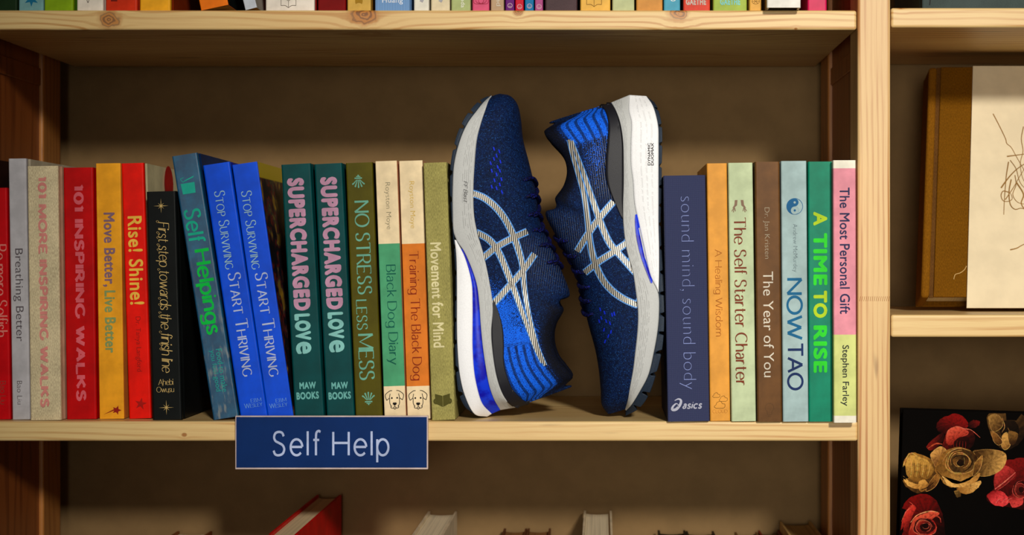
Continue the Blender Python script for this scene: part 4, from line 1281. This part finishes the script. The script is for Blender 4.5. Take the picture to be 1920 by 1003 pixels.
    def laces(s, ts, f0=.30, r=.0023):
        # each crossing: eyelet on the near side, over the tongue, eyelet on the far side
        for i, t in enumerate(ts):
            V, F = [], []
            path = []
            for j in range(13):
                f = f0 + (1 - 2 * f0) * j / 12
                p = s.surf(t + .12 * math.sin(j / 12 * math.pi * 2), f)
                q = s.surf(t, .5); base = s.xz(s.B, t, s.yc)
                out = (p - Vector((base.x, s.yc, base.y))).normalized()
                path.append(p + out * (.0005 + .0014 * math.sin(math.pi * min(1, max(0, (j - .5) / 11)))))
            s.tube(V, F, path, r)
            if i:                                  # slanting run from the crossing before
                path = []
                for j in range(9):
                    u = j / 8; tt = ts[i - 1] + (t - ts[i - 1]) * u
                    p = s.surf(tt, f0 + .06 + .30 * u); base = s.xz(s.B, tt, s.yc)
                    out = (p - Vector((base.x, s.yc, base.y))).normalized()
                    path.append(p + out * .0014)
                s.tube(V, F, path, r * .9)
            mesh('shoelace', V, F, LACE_M, s.root, True, org=s.org)

def smooth01(x, a, b):
    q = min(1, max(0, (x - a) / (b - a))); return q * q * (3 - 2 * q)

# ---- left shoe: toe up, sole to the left
LA = [(908, 782), (879, 771), (861, 742), (855, 700), (853, 650), (853, 610), (853, 572), (854, 530), (852, 480), (849, 440), (846, 400), (843.5, 350), (845, 305), (854, 260), (868, 226), (884, 203), (901, 187), (920, 178)]
LO = [(913, 781.5), (889, 776), (871, 742), (861, 700), (857, 650), (856, 610), (856, 572), (856, 530), (855, 480), (851, 440), (848, 400), (848, 350), (851, 305), (862, 262), (876, 231), (893, 208), (907, 191), (921, 179)]
LG1 = [(922, 776), (905, 758), (896, 733), (889, 697), (886, 652), (886, 610), (886, 570), (884, 528), (871, 481)] + LO[9:]
LG2 = [(938, 769), (926, 749), (917, 724), (911, 693), (905, 652), (901, 612), (898, 570), (892, 528), (873, 478)] + LO[9:]
LB = [(967, 764), (950, 751), (938, 729), (929, 697), (923, 655), (921, 620), (924, 578), (919, 535), (908, 480), (896, 438), (889, 400), (888, 350), (890, 305), (894, 262), (902, 230), (910, 206), (916, 189), (922, 180)]
LC = [(1072, 726), (1075, 706), (1061, 686), (1047, 668), (1039, 640), (1042, 612), (1055, 588), (1070, 556), (1052, 505), (1030, 455), (1012, 412), (1005, 360), (993, 308), (981, 262), (977, 225), (971, 197), (958, 181), (938, 176)]
LHS = [.010, .026, .034, .038, .039, .038, .037, .036, .037, .040, .043, .046, .047, .046, .043, .037, .027, .010]
LHU = [.008, .023, .030, .033, .034, .034, .034, .035, .037, .040, .043, .045, .045, .044, .041, .035, .026, .009]
left = Shoe('blue running shoe standing toe up, its sole against the sage khaki book', .047, LA, LO, LG1, LG2, LB, LC, LHS, LHU, 7.0, W(905, 0, .047).x)
def paintL(t, f, p):
    ff = f if f <= .5 else 1 - f
    up = min(1, ff / .25)
    heel = (1 - smooth01(t, 3.6, 6.8)) * (1 - smooth01(ff, .11, .15)) * (1.0 if t > .1 else .6)
    heel = max(heel, .55 * (1 - smooth01(t, 6, 8.2)) * (1 - smooth01(ff, .06, .14)))
    lining = smooth01(ff, .118, .15) * left.openw(t)
    thread = (1 - smooth01(abs(t - 8.2), .3, 1.4)) * smooth01(ff, .12, .2) * .28
    rib = ff * 46 + .12 * t if t < 4.2 else .25
    return (heel, lining, thread, rib)
left.upper(knit_mat(-.12), paintL)
mid_o, mid_b = left.band('midsole', LG2, LB, GREY_F)
left.band('heel_foam', LO, LG1, WHITE_F, 0, 8.75, 1.03)
left.band('gel_insert', LG1, LG2, GEL_M, 0, 8.3, .985)
def lugs(per, gap, t0=0):
    def f(t):
        k = (t * per) % 1.0
        e = min(k, 1 - k) / gap
        return .25 + .75 * smooth01(e, .5, 1.0)
    return f
left.band('outsole', LA, LO, OUT_R, 0, None, .99, lugs(.95, .12))
SILV_L = silver_mat(-.10)
left.stripe([(884, 362), (897, 366), (911, 373), (929, 388), (945, 408), (957, 430), (966, 451), (972, 469), (978, 490), (981, 512), (983, 540), (989, 578), (998, 618), (1009, 655), (1022, 685)], 14, SILV_L, lambda u: 1.0 if u < .45 else 1 - .42 * (u - .45) / .55)
left.stripe([(888, 434), (900, 439), (914, 447), (926, 459), (937, 477), (949, 505), (960, 533), (970, 560), (979, 585), (991, 618), (1004, 653), (1016, 680)], 14, SILV_L, lambda u: 1.0 if u < .5 else 1 - .5 * (u - .5) / .5)
left.stripe([(988, 434), (968, 443), (946, 454), (928, 465), (911, 479), (900, 487)], 14, SILV_L)
left.stripe([(1002, 476), (988, 497), (973, 516), (955, 536), (940, 553), (925, 569)], 14, SILV_L)
cl_o = left.strip('heel_counter', [(925, 566), (922, 585), (920.5, 623), (922.5, 659), (928.5, 697), (938, 729), (950, 751), (968, 765)], [(926, 562), (936, 588), (943, 616), (945, 646), (945, 678), (950.5, 703), (961, 729), (977, 746)], 50, 6, CLIP_M, .0009, th=.0012)
left.strip('heel_counter', [(950, 751), (958, 758), (966, 765)], [(961, 729), (977, 746), (997, 757)], 20, 6, CLIP_M, .0012, th=.0012)
cl_b = BVHTree.FromPolygons([v.co + left.org for v in cl_o.data.vertices], [tuple(p.vertices) for p in cl_o.data.polygons])
left.text('midsole_lettering', lettering('FF Blast', 7, 6, 0, 16, shear=.35), 873, 359, 40, 7.5, paint((96, 96, 98), .6), mid_b)
left.text('counter_lettering', lettering('GEL ADVANCED', 9, 8, 0, 18), 932, 654, 74, 6, paint((8, 8, 10), .6), cl_b)
BLUE_D = paint((20, 46, 214), .6)
def dashes(sh, pts):
    for i, (x, y, a) in enumerate(pts):
        dx, dy = 3.4 * math.cos(math.radians(a)), 3.4 * math.sin(math.radians(a))
        sh.strip('knit_slit', [(x - dx - 1.2, y - dy), (x + dx - 1.2, y + dy)], [(x - dx + 1.2, y - dy), (x + dx + 1.2, y + dy)], 3, 1, BLUE_D, .0004, smooth_in=False)
dashes(left, [(926, 279, 75), (936, 284, 75), (931, 292, 75), (926, 298, 75), (938, 303, 75), (920, 306, 75), (933, 313, 75), (922, 320, 75), (937, 320, 75), (931, 327, 75), (927, 338, 75), (940, 336, 75), (937, 346, 75), (922, 350, 75), (931, 353, 75), (941, 360, 75)])
left.laces([8.15, 8.8, 9.45, 10.1, 10.75, 11.35])

# ---- right shoe: heel up, sole to the right
RA = [(1226, 190), (1234, 205), (1241, 235), (1242, 270), (1241, 310), (1241, 350), (1240, 385), (1239, 420), (1241, 465), (1244, 510), (1246, 550), (1246, 590), (1245, 625), (1241, 660), (1231, 700), (1217, 740), (1198, 766), (1170, 781)]
RO = [(1212, 180), (1225, 200), (1234, 235), (1235, 270), (1235, 310), (1235, 350), (1235, 385), (1235, 420), (1236, 465), (1236, 510), (1235, 550), (1236, 588), (1233, 623), (1226, 662), (1216, 703), (1200, 734), (1185, 758), (1174, 770)]
RW = [(1180, 178), (1179, 206), (1184, 230), (1183, 265), (1183, 308), (1187, 342), (1190, 383), (1198, 420), (1208, 465), (1219, 515)] + RO[10:]
RB = [(1146, 192), (1155, 208), (1163, 232), (1168, 266), (1169, 308), (1169, 348), (1168, 385), (1169, 425), (1175, 470), (1186, 508), (1192, 548), (1196, 585), (1195, 620), (1191, 658), (1187, 692), (1181, 726), (1177, 750), (1172, 768)]
RC = [(1031, 228), (1019, 247), (1031, 266), (1054, 292), (1062, 320), (1056, 347), (1042, 367), (1021, 396), (1041, 440), (1068, 485), (1088, 530), (1094, 570), (1104, 612), (1115, 652), (1122, 690), (1126, 730), (1128, 758), (1140, 777)]
RHS = [.014, .028, .036, .039, .040, .039, .038, .037, .038, .040, .043, .046, .047, .046, .043, .037, .027, .010]
RHU = [.008, .023, .030, .033, .034, .034, .034, .035, .037, .040, .043, .045, .045, .044, .041, .035, .026, .009]
right = Shoe('blue running shoe standing heel up with a white foam heel, beside the dark navy book', .047, RA, RO, RW, RW, RB, RC, RHS, RHU, 7.0, W(1170, 0, .047).x)
def paintR(t, f, p):
    ff = f if f <= .5 else 1 - f
    heel = (1 - smooth01(t, 1.6, 3.4)) * (1 - smooth01(ff, .12, .16))
    heel = max(heel, .42 * (1 - smooth01(t, 3, 7.5)) * smooth01(ff, .02, .06) * (1 - smooth01(ff, .10, .17)))
    lining = smooth01(ff, .128, .16) * right.openw(t)
    thread = (1 - smooth01(abs(t - 4.2), .6, 2.2)) * (1 - smooth01(ff, .05, .13)) + .3 * (1 - smooth01(abs(t - 8.0), .3, 1.8)) * smooth01(ff, .12, .2)
    rib = ff * 46 + .1 * t if t < 3.0 else .25
    return (heel, lining, min(1, thread), rib)
right.upper(knit_mat(.12), paintR)
rm_o, rm_b = right.band('midsole', RW, RB, GREY_F)
rw_o, rw_b = right.band('heel_foam', RO, RW, WHITE_G, 0, 9.95, 1.03)
right.strip('gel_insert', [(1193, 402), (1199, 425), (1208, 462), (1216, 500), (1223, 531)], [(1191, 402), (1190.5, 418), (1194, 450), (1204, 489), (1220, 531)], 24, 3, GEL_M, .0013, rm_b)
right.band('outsole', RA, RO, OUT_R, 0, None, .99, lugs(1.0, .10))
SILV_R = silver_mat(.10)
right.stripe([(1067, 262), (1074, 290), (1083, 320), (1095, 364), (1102, 412), (1106, 450), (1112, 480), (1121, 506), (1133, 528), (1149, 546), (1167, 559), (1183, 567), (1199, 573)], 14, SILV_R, lambda u: .6 + .4 * min(1, u / .5))
right.stripe([(1072, 264), (1084, 296), (1096, 330), (1108, 366), (1120, 400), (1131, 430), (1144, 457), (1162, 478), (1178, 496), (1192, 512)], 14, SILV_R, lambda u: .55 + .45 * min(1, u / .5))
right.stripe([(1150, 378), (1132, 399), (1115, 421), (1098, 446), (1083, 471)], 14, SILV_R)
right.stripe([(1180, 452), (1160, 466), (1142, 478), (1122, 491), (1097, 511)], 14, SILV_R)
cr_o = right.strip('heel_counter', [(1146, 191), (1155, 208), (1163, 232), (1168.5, 266), (1169.5, 308), (1169.5, 348), (1168.5, 380), (1168, 412)], [(1119, 195), (1134, 207), (1141, 232), (1139, 265), (1136, 297), (1136, 329), (1143, 357), (1166, 409)], 50, 6, CLIP_M, .0009, th=.0012)
INK = paint((58, 54, 54), .6)
right.text('foam_lettering', inter('DYNAMIC', .02), 1217, 289, 42, 5.2, INK, rw_b, 'up')
right.text('foam_lettering', inter('DUOMAX', .02), 1223.2, 289, 42, 5.2, INK, rw_b, 'up')
e = Flat(); e.spec('a -9,0,4,4,0,360;a 0,0,4,4,0,360;a 9,0,4,4,0,360;c -10,1 -9,2 -8,0 -9,-1;c -1,1 0,2 1,0 0,-1;c 8,1 9,2 10,0 9,-1', cw(.9))
cr_b = BVHTree.FromPolygons([v.co + right.org for v in cr_o.data.vertices], [tuple(p.vertices) for p in cr_o.data.polygons])
right.text('counter_emblem', e, 1160.5, 322, 30, 9, paint((7, 7, 9), .6), cr_b, 'up')
dashes(right, [(1126, 580, 75), (1134, 586, 75), (1128, 596, 75), (1124, 602, 75), (1137, 602, 75), (1148, 590, 80), (1144, 606, 75), (1133, 618, 100), (1146, 622, 100), (1141, 630, 105), (1135, 640, 105), (1152, 588, 80)])
right.laces([8.15, 8.8, 9.45, 10.1, 10.75, 11.35])
